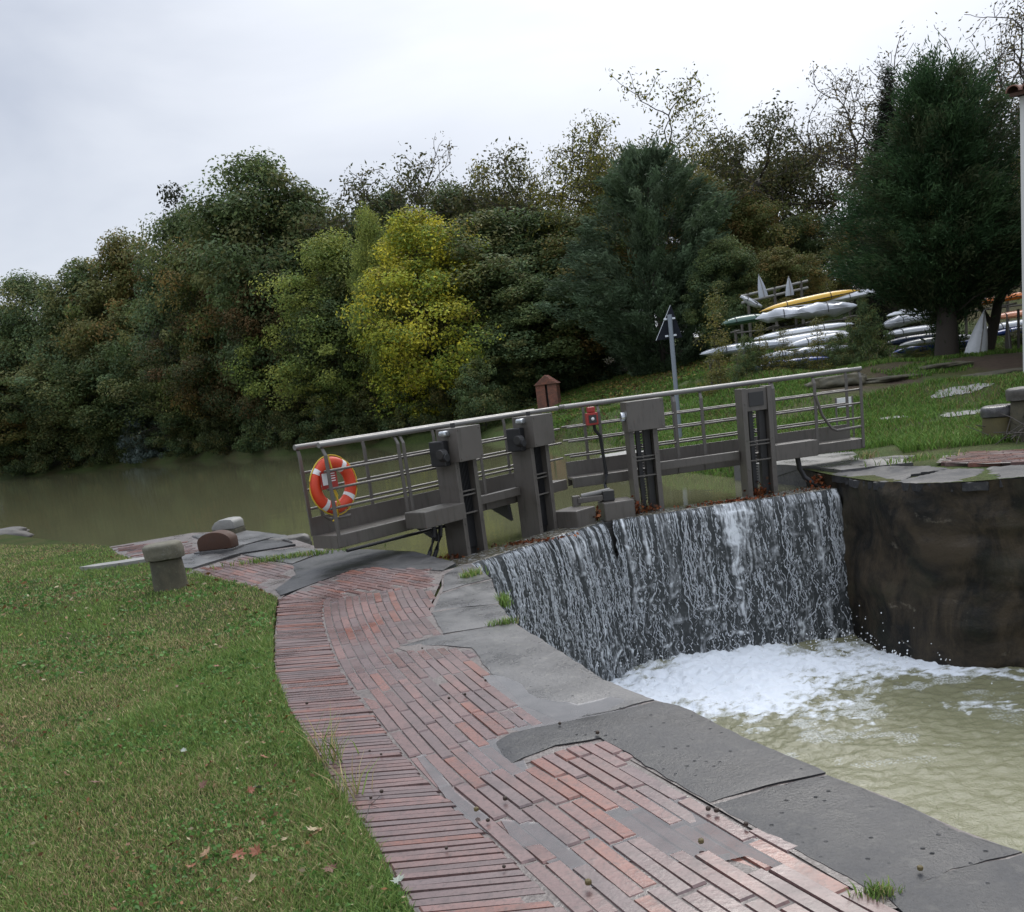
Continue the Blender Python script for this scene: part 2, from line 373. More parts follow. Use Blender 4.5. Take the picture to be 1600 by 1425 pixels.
# ------------------------------------------------------------------ ground, banks and water
pond_edge_l=g2([(712,879),(648,864),(575,860),(512,859)])+[(-2.25,11.6),(-2.85,12.75)]+g2([(446,836),(371,828),(300,834),(240,840),(180,852)])+[(-8.0,17.4),(-10.9,21),(-18,27),(-34,38)]
near_poly=pond_edge_l+[(-45,38),(-45,-6),(4.4,-5)]+[p for p in reversed(cope_out_ext[:-1])]
def zf_near(p): return np.full(len(p),-.035)
o=sheet('ground',near_poly,zf_near,1.2,M_soil,depth=1.2,seed=3,smooth=False); tag(o,kind='structure')

shore=[(9.6,6),(8.6,8.0),(7.4,9.2),(6.4,9.8),(5.62,10.1),(5.1,10.32),(4.72,10.68),(4.46,11.3),(4.34,12.3),(4.24,13.4),(3.6,15.6),(2.75,19.0),(3.0,22),(3.3,25),(3.1,28.5),(2.0,33),(-1.9,43.7),(-6.5,48.5),(-11.4,53),(-19,63),(-27,72.5),(-41,81),(-62,92),(-95,110),(-150,130)]
land=[(p[0],p[1]) for p in shore]+[(-150,230),(150,230),(150,6)]
hz=[at(*q) for q in [(1063,685,20.5),(1450,690,13.8),(1400,650,17),(1580,640,16),(1400,605,20),(1580,590,19.5),(1300,600,21),(1200,620,25),(1480,562,22),(1370,565,22),(1200,580,23),(1100,605,33),(1000,640,34),(900,652,38),(857,645,40),(900,625,40),(960,575,44),(1060,548,40),(1110,565,33),(1150,640,30),(1300,540,27),(1200,520,30),(1550,550,24),(1250,475,36)]]
hz=[(v.x,v.y,v.z) for v in hz]+[(4.6,12.5,-.02),(5,11,-.02),(6,10,0),(8,8,0),(9.5,5,.02),(5,14.5,.0),(7.4,13.8,.05),(4.2,17,.0),(3.4,20,.0),(3.6,23,.05),(3.9,26,.1),(3.6,28.5,.12),
   (14,14,.2),(20,10,.3),(60,10,1),(20,22,1.2),(40,30,2.5),(20,36,3.4),(3,48,3.0),(14,46,5),(40,60,7),(0,60,5),(0,50,2.6),(-1.5,45,.5),(-8,56,2.4),(-20,70,2),(-20,85,5),(-40,90,3),(-60,100,3),(-90,120,3),(-120,150,5),(0,120,8),(80,120,9),(-140,220,8),(140,220,9),(-40,150,7)]
hz=np.array(hz)
shore_np=np.array(shore)
def shore_d(p):
    d=np.full(len(p),1e9)
    for a,b in zip(shore_np[:-1],shore_np[1:]):
        e=b-a; t=np.clip(((p-a)@e)/(e@e),0,1); d=np.minimum(d,np.linalg.norm(p-a-t[:,None]*e,axis=1))
    return d
def zf_hill(p):
    d=shore_d(p)
    d2=((p[:,None,:]-hz[None,:,:2])**2).sum(2)+.6; w=d2**-1.6; z=(w*hz[:,2]).sum(1)/w.sum(1)
    z+= (fbm(p,.35,5)-.45)*.18*np.clip((p[:,1]-13)/8,0,1)
    # the low dirt step along the meadow behind the lock
    d=shore_d(p); lockside=(p[:,1]<13.5)&(p[:,0]>0)
    farb=np.clip((p[:,1]-31)/4,0,1); z=z*(1-farb)+np.minimum(z,.02+.2*d)*farb
    k=np.clip(d/.5,0,1); z=np.where(lockside,z,z*k+(-.5)*(1-k))
    # low eroded step on the meadow
    s=p[:,1]-(31+1.6*(7.4-np.minimum(p[:,0],8.5))+.5*np.sin(p[:,0]*.9)); m=np.clip((p[:,0]-2)/1.0,0,1)*np.clip((13-p[:,0])/4,0,1)
    z+= m*(.24*np.clip(s/.25,0,1)-.24*np.clip(s/3.5,0,1))
    return z
def shore_Y(px,py=700):
    d=ray(px,py); dx,dy=d.x/d.y,1.; best=1e9
    for (x1,y1),(x2,y2) in zip(shore[12:-1],shore[13:]):
        # x = dx*Y
        den=(x2-x1)-dx*(y2-y1)
        if abs(den)<1e-9: continue
        t=(dx*y1-x1)/den
        if 0<=t<=1 and y1+t*(y2-y1)>25: best=min(best,y1+t*(y2-y1))
    return best
def hill_z(x,y): return float(zf_hill(np.array([[x,y]]))[0])
bp=np.array(land)
xs=[]
def ring(x0,x1,y0,y1,st):
    gx,gy=np.meshgrid(np.arange(x0,x1,st),np.arange(y0,y1,st)); q=np.stack([gx.ravel(),gy.ravel()],1); return q+R.uniform(-.3,.3,q.shape)*st
near=ring(2.5,18,4,32,.3); mid=ring(-30,45,4,75,1.3); far=ring(-149,149,5,229,6)
mid=mid[~((mid[:,0]>2.5)&(mid[:,0]<18)&(mid[:,1]<32))]; far=far[~((far[:,0]>-30)&(far[:,0]<45)&(far[:,1]<75))]
q=np.concatenate([near,mid,far]); q=q[inside(q,land)]; q=q[shore_d(q)>.12]
r_=delaunay_2d_cdt([Vector(p) for p in land]+[Vector(p) for p in q],[],[list(range(len(land)))],1,1e-6)
pv=np.array([tuple(v) for v in r_[0]]); pz=zf_hill(pv)
dm_=np.clip(1.2-np.abs(pv[:,1]-20.4-.12*(pv[:,0]-8))/1.1,0,1)*np.clip((pv[:,0]-6.2)/1,0,1)*np.clip((16-pv[:,0])/2,0,1)*(fbm(pv,.9,17,4)>.40)+np.clip((fbm(pv,.33,19,4)-.52)*6,0,1)*((pv[:,1]>30)|(pv[:,0]>9))*.6+np.clip((pv[:,1]-20)/3,0,1)*(pv[:,0]>7.5)*np.clip((30-pv[:,1])/3,0,1)*.6
me=bpy.data.meshes.new('hillside'); me.from_pydata([(a,b,c) for (a,b),c in zip(pv,pz)],[],[tuple(f) for f in r_[2]]); me.update()
ca_=me.color_attributes.new('tint','FLOAT_COLOR','POINT'); cc_=np.ones((len(pv),4),np.float32); cc_[:,:3]=np.clip(dm_,0,1)[:,None]; ca_.data.foreach_set('color',cc_.ravel())
o=link('hillside',me,M_hill,smooth=True); tag(o,kind='structure')

# upper pond
v,f=[(-200,8,POND),(60,8,POND),(60,235,POND),(-200,235,POND)],None
up_poly=[tuple(HIN+u1*-.05+n1*.06),tuple(MIT+ (n1+n2)*.03),tuple(HIN2+n2*.06),(4.6,13.5),(4.3,16),(3.6,19),(4.2,25),(4,29),(4,36),(0,48),(-9,58),(-20,72),(-38,88),(-60,100),(-150,140),(-260,120),(-200,30),(-12,18),(-7,13.6),(-3.6,11.6),(-1.6,9.7)]
o=sheet('canal_water',up_poly,lambda p:np.full(len(p),POND),6,M_pond,seed=5); tag(o,kind='structure')
# lower lock chamber water, churned below the falls
def low_z(p):
    d=np.minimum(np.abs((p-MIT)@(-n1)),np.abs((p-MIT)@(-n2))) if False else None
    q=p-np.array([2.2,11.3]); dist=np.linalg.norm(q*np.array([.8,1.0]),axis=1)
    ch=np.exp(-np.clip(dist-.6,0,None)/1.5)
    a=(fbm(p,2.1,11,5)-.47); b=(fbm(p*np.array([1,1.5]),9.5,31,4)-.47); c=(fbm(p*np.array([1,2.2]),4.6,51,4)-.47)
    return LOW + .05 + a*(.02+.17*ch) + b*(.014+.13*ch)+(fbm(p,17,131,3)-.45)*.06*ch+ c*.010+(fbm(p*np.array([1,1.7])+.3*a[:,None],11,77,3)-.45)*.016 + .12*ch
gx,gy=np.meshgrid(np.arange(-.9,9.6,.028),np.arange(2.2,13,.028)); P=np.stack([gx.ravel(),gy.ravel()],1)
Z=low_z(P); H,Wd=gx.shape
idx=np.arange(H*Wd).reshape(H,Wd); F=np.stack([idx[:-1,:-1],idx[:-1,1:],idx[1:,1:],idx[1:,:-1]],-1).reshape(-1,4)
q=P-np.array([2.35,11.15]); dist=np.linalg.norm(q*np.array([.85,1.0]),axis=1)
fm=np.clip(1.22-dist/1.62+(fbm(P,1.0,71,4)-.47)*1.3+(fbm(P*np.array([1,1.6]),13,171,3)-.45)*1.2+(fbm(P,5,91,4)-.47)*.9,0,1)
thr=np.clip((fbm(P*np.array([1,1.9])+.35*np.stack([fbm(P,1.5,5),fbm(P,1.5,6)],1),2.6,121,5)-.52)*9,0,1)*np.clip(1.0-dist/6,.06,1)*.5
fm=np.maximum(fm,thr)
q2_=(P-np.array([4.35,10.75]))@np.array([[.72,.69],[-.69,.72]]).T; d2_=np.hypot(q2_[:,0]/1.0,q2_[:,1]/1.5); fm=np.maximum(fm,np.clip(.85-d2_*.75+(fbm(P,1.6,211,4)-.47)*1.6+(fbm(P*np.array([1,1.6]),12,231,3)-.45)*1.2,0,.9))
me=np_mesh('lock_water',np.c_[P,Z],F,col=np.stack([fm,fm,fm],1),smooth=True)
m=N('turbid_lock_water'); v=m.coord(); t=m.attr(); n=m.noise(v,9,5,.6,.6); nb=m.noise(v,45,4,.6)
fac=m.ramp(m.math('ADD',t,m.math('MULTIPLY',m.math('SUBTRACT',nb,.5),.5)),[(.22,0),(.62,1)])
m.col(m.mix(fac,(.18,.178,.105),(.70,.735,.77))); m.set('Roughness',m.mix(fac,(.09,)*3,(.75,)*3)); m.set('IOR',1.33)
m.bump(m.math('ADD',n,m.math('MULTIPLY',nb,.45)),.5,.03)
o=link('lock_water',me,m.m); tag(o,kind='structure')
# spray droplets over the churned water
mb=MB(); rr=random.Random(5)
for k in range(650):
    a=rr.random(); 
    if a<.7:
        s=rr.random(); b=(MIT*(1-s)+HIN2*s)-n2*(.35+rr.expovariate(2.2)) if rr.random()<.72 else (HIN*(1-s)+MIT*s)-n1*(.35+rr.expovariate(2.6))
    else: b=np.array([4.5,11.2])+np.array([rr.uniform(-.9,.3),rr.uniform(-1.2,.6)])
    z=LOW+.1+abs(rr.gauss(0,.17)); s=rr.uniform(.004,.012)
    if rr.random()<.02: s*=1.4
    mb.add([(b[0]+s,b[1],z),(b[0]-s,b[1],z),(b[0],b[1]+s,z),(b[0],b[1]-s,z),(b[0],b[1],z+s*1.2),(b[0],b[1],z-s*1.2)],[(0,2,4),(2,1,4),(1,3,4),(3,0,4),(2,0,5),(1,2,5),(3,1,5),(0,3,5)])
M_foam=paint('white_foam',(.8,.82,.84),.4,0,.05,9,.1)
tag(mb.build('spray',M_foam,smooth=True),kind='stuff')

pud=[[(758,1052),(790,1056),(815,1066),(838,1088),(880,1096),(945,1085),(985,1092),(955,1108),(862,1128),(830,1132),(800,1128),(828,1112),(800,1086),(772,1066)],
     [(950,1290),(985,1268),(1030,1258),(1085,1268),(1100,1290),(1160,1318),(1225,1350),(1190,1350),(1130,1325),(1090,1330),(1040,1325),(990,1335),(965,1315)],
     [(745,1165),(770,1158),(790,1180),(812,1200),(785,1205),(760,1185)],
     [(660,1190),(672,1186),(715,1240),(745,1262),(772,1290),(756,1290),(716,1256)],
     [(800,1290),(850,1300),(900,1345),(925,1375),(890,1360),(830,1320)]]
pud_w=[g2(p) for p in pud]
def dip(p):
    """how deep the paving has settled: shallow pans that hold the rain"""
    p=np.atleast_2d(np.asarray(p,float))[:,:2]; r=np.zeros(len(p))
    for poly in pud_w:
        ins=inside(p,poly); Q=np.array(poly); d=np.full(len(p),9.)
        for a,b in zip(Q,np.roll(Q,-1,0)):
            e=b-a; t=np.clip(((p-a)@e)/(e@e+1e-12),0,1); d=np.minimum(d,np.linalg.norm(p-a-t[:,None]*e,axis=1))
        d=np.where(ins,d,-d); r=np.maximum(r,np.clip((d+.05)/.11,0,1))
    return r
# ------------------------------------------------------------------ left lock wall: face below the coping and the coping stones
lw=empty('lock_wall',(*cope_out[8],0),0,'near lock wall capped by dark wet slate coping stones beside the brick path','wall')
lwi=Matrix.Translation(-Vector((cope_out[8][0],cope_out[8][1],0)))
def under(o,root):
    o.data.transform(Matrix.Translation(-root.location)); o.parent=root; return o
wl_=curve([tuple(HIN+u1*.02-n1*.02)]+[(x-.03,y) for x,y in cope_out[1:]]+[(2.05,1.2),(3.2,-1.5)],.1)
zz=np.linspace(-3,-.06,28); V=[];F=[]
for i,(x,y) in enumerate(wl_):
    for k,z in enumerate(zz):
        d=noise.noise(Vector((x*2,y*2,z*2)))*.03
        V.append((x-d-.02,y,z))
nz_=len(zz)
for i in range(len(wl_)-1):
    for k in range(nz_-1): a=i*nz_+k; F.append((a,a+1,a+nz_+1,a+nz_))
me=bpy.data.meshes.new('wall_face'); me.from_pydata(V,[],F); me.update(); under(link('wall_face',me,M_wall,smooth=True),lw)
slabs=[
 [(1389,1404),(1490,1360),(1601,1334),(1730,1388),(1700,1500),(1480,1500)],
 [(1112,1257),(1200,1230),(1293,1211),(1345,1230),(1400,1252),(1500,1298),(1597,1331),(1487,1357),(1385,1400),(1250,1330)],
 [(770,1161),(800,1145),(880,1128),(960,1112),(1024,1096),(1060,1103),(1100,1121),(1140,1141),(1215,1175),(1290,1208),(1196,1228),(1109,1254),(1022,1202),(938,1153),(868,1165),(800,1191)],
 [(626,1009),(660,999),(730,985),(802,974),(842,997),(880,1020),(942,1062),(1022,1093),(955,1110),(880,1125),(820,1100),(775,1058),(737,1012),(690,1008)],
 [(674,958),(720,950),(780,945),(802,972),(745,982),(692,990)],
 [(690,928),(725,917),(769,906),(779,943),(722,948),(675,955)],
 [(695,897),(715,885),(735,881),(768,904),(725,914),(691,925)],
]
def cope_z(h,seed,amp=.012):
    return lambda p: h-.013*dip(p)+(fbm(p,2.4,seed,5)-.47)*amp*2+(fbm(p,.8,seed+9,2)-.4)*.004
for i,s in enumerate(slabs):
    pl=rough_outline(g2(s),.05,.009,i*3+1)
    o=sheet('coping_stone',pl,cope_z([.004,.004,.005,.004,.006,.003,.004][i],i*11,.004),.05,M_cope if i<3 else M_cope2,depth=.3,seed=i,edge_drop=.003); under(o,lw)
for i,s in enumerate([[(430,921),(463,898),(457,882),(511,860),(575,858),(648,862),(712,879),(692,891),(560,887),(438,930)]]):
    o=sheet('coping_stone',rough_outline(g2(s),.06,.008,44),cope_z(.006,60,.006),.07,M_cope,depth=.3,seed=44,edge_drop=.006); under(o,lw)
# mortar bed under the stones of the edge
bed=g2([(1386,1420),(1120,1262),(940,1160),(800,1195),(764,1160),(770,1060),(620,1012),(660,990),(672,950),(690,915),(690,892)])+cope_out[1:]
o=sheet('mortar_bed',bed,lambda p:-.003-.012*dip(p)+(fbm(p,6,3,4)-.47)*.014,.06,M_mortar,seed=9); under(o,lw)

# ------------------------------------------------------------------ brick path
Lp=curve(g2([(436,935),(430,985),(430,1050),(455,1110),(490,1170),(530,1235),(570,1295),(610,1360),(650,1425),(700,1500)]),.05)
Rp=curve(g2([(506,930),(507,970),(530,1035),(573,1100),(622,1163),(676,1225),(737,1278),(800,1336),(868,1401),(950,1480)]),.05)
BR=[];
def brick_geom(quads, h, col, tilt, V, F, K):
    """bevelled brick from 4 xy corners"""
    c=np.mean(quads,0); n=len(V)
    for fac,dz in ((1,-.05),(1,-.007),(.93,0)):
        for (x,y) in quads:
            q=c+(np.array([x,y])-c)*(fac if fac==1 else np.array([fac,fac]))
            if fac!=1:
                d=np.array([x,y])-c; q=c+d*(1-.006/np.linalg.norm(d)*1.4)
            V.append((q[0],q[1],h+dz+tilt[0]*(q[0]-c[0])+tilt[1]*(q[1]-c[1]))); K.append(col)
    for l in (0,1):
        for k in range(4): F.append((n+l*4+k,n+l*4+(k+1)%4,n+l*4+4+(k+1)%4,n+l*4+4+k))
    F.append((n+8,n+9,n+10,n+11))
rb=random.Random(11)
pal=[(.185,.098,.085),(.172,.097,.087),(.16,.096,.088),(.14,.092,.087),(.16,.10,.092),(.215,.088,.064),(.148,.096,.091),(.13,.09,.087)]
def bcol(x,y,red=0):
    w=rb.random(); p=pal[rb.randrange(len(pal))]
    if rb.random()<red: p=pal[rb.choice((0,5,0,1))]
    k=rb.uniform(.88,1.1); return tuple(c*k for c in p)
def ccw(q):
    a=sum(q[i][0]*q[(i+1)%4][1]-q[(i+1)%4][0]*q[i][1] for i in range(4)); return q if a>0 else q[::-1]
BV,BF,BK=[],[],[]
def add_brick(q,red=0,h=None):
    c=np.mean(q,0)
    z=(h if h is not None else 0)+(vnoise(np.array([c]),.9,3)[0]-.5)*.006+rb.gauss(0,.0014)
    z-=.0105*float(dip(c)[0])
    brick_geom(ccw([np.array(p) for p in q]),z,bcol(c[0],c[1],red),(rb.gauss(0,.008),rb.gauss(0,.008)),BV,BF,BK)
# border of bricks laid side by side
tL=np.linspace(0,1,len(Lp)); tR=np.linspace(0,1,len(Rp))
sL=np.r_[0,np.cumsum(np.linalg.norm(np.diff(Rp,axis=0),axis=1))]
Tot=sL[-1]; s=0
def pl(t): return np.array([np.interp(t,tL,Lp[:,0]),np.interp(t,tL,Lp[:,1])])
def pr(t): return np.array([np.interp(t,tR,Rp[:,0]),np.interp(t,tR,Rp[:,1])])
while s<Tot-.07:
    w=rb.uniform(.036,.043); j=.008
    a,b=s/Tot,(s+w)/Tot; da,db=rb.gauss(0,.008),rb.gauss(0,.006)
    l0,l1,r0,r1=pl(a),pl(b),pr(a),pr(b); e=(r0-l0)/np.linalg.norm(r0-l0)
    add_brick([l0+e*da,r0-e*(.01+db),r1-e*(.01+db),l1+e*da],.12); s+=w+j
# courses running along the border
walk=g2([(490,940),(496,1000),(535,1075),(600,1155),(660,1226),(720,1282),(780,1340),(848,1408),(930,1488),(1460,1490),(1386,1412),(1340,1392),(1210,1308),(1105,1258),(1015,1203),(936,1157),(870,1168),(800,1196),(776,1178),(764,1158),(798,1136),(862,1124),(800,1097),(765,1062),(730,1014),(690,1010),(622,1016),(634,1000),(686,990),(668,955),(684,926),(640,915)])
full=curve([tuple(p) for p in Rp[::6]]+g2([(1050,1560),(1180,1660),(1330,1760)]),.02)
dd=np.gradient(full,axis=0); dd/=np.linalg.norm(dd,axis=1)[:,None]; nn=np.stack([-dd[:,1],dd[:,0]],1)
if nn[len(nn)//2][0]<0: nn=-nn
pitch=.061
for c in range(0,36):
    off=c*pitch+.004; ln=full+nn*off; ln=ln; ww=pitch-.0075+rb.uniform(-.003,.003); ln2=full+nn*(off+ww)
    sl=np.r_[0,np.cumsum(np.linalg.norm(np.diff(ln,axis=0),axis=1))]; s=rb.uniform(-.35,0)
    A=lambda q,t:np.array([np.interp(t,sl,q[:,0]),np.interp(t,sl,q[:,1])])
    while s<sl[-1]:
        L=rb.choice((.38,.40,.41,.39,.40,.2 if rb.random()<.35 else .4)); e=s+L
        a,b=max(s,0),min(e,sl[-1]); 
        if b-a>.05:
            # split into shorter pieces where the stone edge cuts in
            k0=None; st=np.arange(a,b,.04); okk=inside(np.array([(A(ln,t)+A(ln2,t))/2 for t in st]),walk)
            i=0
            while i<len(st):
                if okk[i]:
                    j=i
                    while j+1<len(st) and okk[j+1]: j+=1
                    p0,p1=st[i],min(st[j]+.04,b)
                    if p1-p0>.05:
                        mid=(A(ln,(p0+p1)/2)); red=.6 if (mid[1]<4.05 and mid[1]>2.95 and mid[0]>.05) else (.15 if mid[1]>5.2 and mid[0]>-.75 else .06)
                        add_brick([A(ln,p0),A(ln,p1),A(ln2,p1),A(ln2,p0)],red)
                    i=j+1
                else: i+=1
        s=e+.012
# fan of bricks where the path meets the gate slab, and the small quay beyond
def field(poly, ang, L, w, red, h=0, jit=0):
    P=np.array(poly); d=np.array([math.cos(ang),math.sin(ang)]); n=np.array([-d[1],d[0]]); c=P.mean(0)
    r=np.abs(P-c).sum(1).max(); k=0; t=-r
    while t<r:
        s=-r+rb.uniform(0,L)
        while s<r:
            l=L if rb.random()<.8 else L*.5
            q=[c+d*s+n*t,c+d*(s+l)+n*t,c+d*(s+l)+n*(t+w),c+d*s+n*(t+w)]
            if inside(np.array([np.mean(q,0),(q[0]+q[3])/2+d*.04,(q[1]+q[2])/2-d*.04]),poly).all(): add_brick(q,red,h)
            s+=l+.012
        t+=w+.012
fan=g2([(436,936),(500,905),(560,887),(640,884),(690,893),(688,922),(640,917),(575,925),(508,944)])
a0=gp(552,900)-gp(618,912)
field(fan,math.atan2(a0.y,a0.x),.33,.052,.5)
q2=g2([(292,893),(378,869),(458,882),(463,897),(425,913),(394,925),(350,908)])
a1=gp(330,880)-gp(430,905)
field(q2,math.atan2(a1.y,a1.x),.36,.06,.25)
q3=g2([(170,854),(289,843),(314,861),(292,868),(221,875),(186,862)])
field(q3,math.atan2(a1.y,a1.x)+1.2,.36,.06,.2)
# the mortar the bricks lie in
me=np_mesh('path',np.array(BV),np.array(BF),col=np.array(BK)); o=link('path',me,M_brick); tag(o,kind='structure')
bedp=[tuple(p) for p in Lp]+[tuple(p) for p in Rp[::-1]]
mzf=lambda p:-.0062-.011*dip(p)+(fbm(p,5,13,4)-.47)*.008
for k,pp in enumerate([g2([(436,935),(430,985),(430,1050),(455,1110),(490,1170),(530,1235),(570,1295),(610,1360),(650,1425),(700,1500),(1480,1495),(1386,1410),(1112,1258),(938,1157),(800,1193),(768,1158),(860,1126),(770,1058),(720,1010),(625,1012),(690,988),(668,955),(694,893),(640,882),(560,886),(500,905)]),q2,q3]):
    o=sheet('path_mortar',pp,mzf,.08,M_mortar,seed=20+k); tag(o,kind='structure')
o=sheet('quay_bed',g2([(436,936),(395,928),(350,911),(292,896),(248,880),(186,867),(168,854),(300,832),(371,829),(446,837),(512,859),(560,866),(470,905)]),lambda p:-.008+(fbm(p,5,13,4)-.47)*.012,.12,M_mortar,seed=31); tag(o,kind='structure')
# rain water standing in the pans; its edge is where the paving rises through it
for i,p in enumerate(pud_w):
    P=np.array(p); c=P.mean(0); big=[tuple(c+(q-c)*(1+.09/max(.05,np.linalg.norm(q-c)))) for q in P]
    o=sheet('puddle',big,lambda q:np.full(len(q),-.0032),.3,M_puddle,seed=i); tag(o,kind='structure')
# slabs of the quay beyond the gate recess
qs=[[(378,866),(470,855),(511,861),(457,881),(430,876)],[(364,859),(424,843),(462,852),(378,865),(350,870),(318,862)],[(371,829),(446,837),(457,848),(424,842),(366,857),(330,850),(300,838)],[(300,889),(376,867),(350,870),(318,864),(292,869),(240,876),(250,886)]]
qw=empty('quay_edge',(*gp(420,850)[:2],0),0,'low stone quay with wet grey slabs reaching into the pond left of the gate','quay')
for i,s in enumerate(qs):
    o=sheet('paving_slab',rough_outline(g2(s),.08,.012,i+90),cope_z(.01+.006*i,90+i),.1,M_cope2 if i!=1 else M_cope,depth=.35 if i==2 else .1,seed=i,edge_drop=.006); under(o,qw)
o=sheet('kerb',rough_outline(g2([(125,893),(150,888),(248,874),(252,877),(150,892)]),.15,.012,7),lambda p:.058+(fbm(p,3,5,3)-.4)*.012,.2,M_conc,depth=.1); tag(o,'pale flush stone kerb crossing the lawn behind the mushroom bollard','kerb')

# ------------------------------------------------------------------ right lock wall
rw=empty('lock_wall',(*wall_curve[12],0),0,'far lock wall with dark stained face and ragged slate coping, right of the waterfall','wall')
zz=np.linspace(-3.0,-.012,90); wc=wall_curve; V=[]
for i,(x,y) in enumerate(wc):
    d=wc[min(i+1,len(wc)-1)]-wc[max(i-1,0)]; d/=np.linalg.norm(d); nn_=np.array([d[1],-d[0]])
    if nn_[0]>0: nn_=-nn_
    for z in zz:
        w=(noise.fractal(Vector((x*1.7,y*1.7,z*1.7)),1,2,5))*.085+noise.noise(Vector((x*9,y*9,z*9)))*.012
        q=np.array([x,y])+nn_*(w-.02); V.append((q[0],q[1],z))
F=[]; k_=len(zz)
for i in range(len(wc)-1):
    for k in range(k_-1): a=i*k_+k; F.append((a,a+k_,a+k_+1,a+1))
me=bpy.data.meshes.new('wall_face'); me.from_pydata(V,[],F); me.update(); under(link('wall_face',me,M_wall,smooth=True),rw)
def rstrip(i0,i1,w0,w1,off=.02):
    a=[tuple(wc[i]) for i in range(i0,i1+1)]; b=[]
    for i in (i0,i1):
        d=wc[min(i+1,len(wc)-1)]-wc[max(i-1,0)]; d/=np.linalg.norm(d); nn_=np.array([-d[1],d[0]])
        if nn_[0]<0: nn_=-nn_
        b.append(tuple(np.array(wc[i])+nn_*(w0 if i==i0 else w1)))
        if i==i0: sh=nn_
    return [tuple(np.array(p)-sh*off) for p in a]+[b[1],b[0]]
cut=[(8,19,.9,.95),(20,29,1.0,1.0),(30,42,1.0,.9),(43,52,.9,1.0),(53,66,1.0,1.0)]
for i,(a,b,w0,w1) in enumerate(cut):
    pl0=rough_outline(rstrip(a,b,w0,w1,-.01),.04,.075,i*5+2)
    sl=(.03,.02,.03,.02,.03)[i]
    def zc(p,i=i,sl=sl):
        d=np.min(np.linalg.norm(p[:,None,:]-wc[None],axis=2),axis=1)
        return -.01+np.minimum(d/.7,1)*sl+(fbm(p,2.2,i*7+200,5)-.47)*.07
    o=sheet('coping_stone',pl0,zc,.05,M_slate,depth=.09,seed=i,edge_drop=.01); under(o,rw)
# concrete apron behind the gate and a strip of brick along the far quay
apron=[tuple(gp(*p)[:2]) for p in [(1213,737),(1300,722),(1392,711),(1345,735)]]+[(4.38,12.2),(4.33,13.35)]
apron=[(4.30,13.35),(3.98,14.3),(3.75,15.2),(4.6,15.0),(6.2,14.3),(5.9,13.2),(5.35,12.6),(5.3,12.2),(4.45,12.4)]
o=sheet('quay_apron',rough_outline(apron,.2,.03,3),lambda p:.045+(fbm(p,2,9,3)-.47)*.03,.15,M_cope2,depth=.5,seed=4); tag(o,kind='structure')
BV,BF,BK=[],[],[]
q4=[(5.45,11.9),(5.75,11.2),(6.2,10.75),(6.9,10.1),(8.2,9.0),(9.4,10),(8.8,11.4),(7.6,12.6),(6.2,13.1)]
field(q4,-.75,.36,.06,.3,.05)
me=np_mesh('quay_bricks',np.array(BV),np.array(BF),col=np.array(BK)); o=link('quay_bricks',me,M_brick); tag(o,kind='structure')
o=sheet('quay_mortar',q4,lambda p:np.full(len(p),.042),.4,M_mortar,seed=4); tag(o,kind='structure')

# ------------------------------------------------------------------ falling water
def fallmat():
    m=N('falling_water'); uv=m.n('ShaderNodeUVMap').outputs[0]
    t=m.attr('tint')
    mp1=m.n('ShaderNodeMapping'); mp1.inputs['Scale'].default_value=(15,2.0,1); m.l(uv,mp1.inputs[0])
    mp2=m.n('ShaderNodeMapping'); mp2.inputs['Scale'].default_value=(46,22,1); m.l(uv,mp2.inputs[0])
    a=m.noise(mp1.outputs[0],1,5,.6,.9); b=m.noise(mp2.outputs[0],1,4,.6,.5)
    fac=m.math('ADD',t,m.math('MULTIPLY',m.math('SUBTRACT',a,.52),.8))
    fac=m.math('ADD',fac,m.math('MULTIPLY',m.math('SUBTRACT',b,.5),.55))
    fac=m.ramp(fac,[(.27,0),(.52,.27),(.86,1)])
    m.col(m.mix(fac,(.055,.06,.06),(.74,.77,.79))); m.set('Roughness',m.mix(fac,(.12,)*3,(.5,)*3)); m.set('IOR',1.33); m.set('Specular IOR Level',.5)
    m.bump(m.math('ADD',m.math('MULTIPLY',a,.7),b),1.0,.022); return m.m
M_fall=fallmat()
def ridged(p,s,seed,oct=3):
    r=0;a=.6
    for k in range(oct): r=r+a*(1-np.abs(2*vnoise(p,s*2**k,seed+k)-1)); a*=.5
    return r
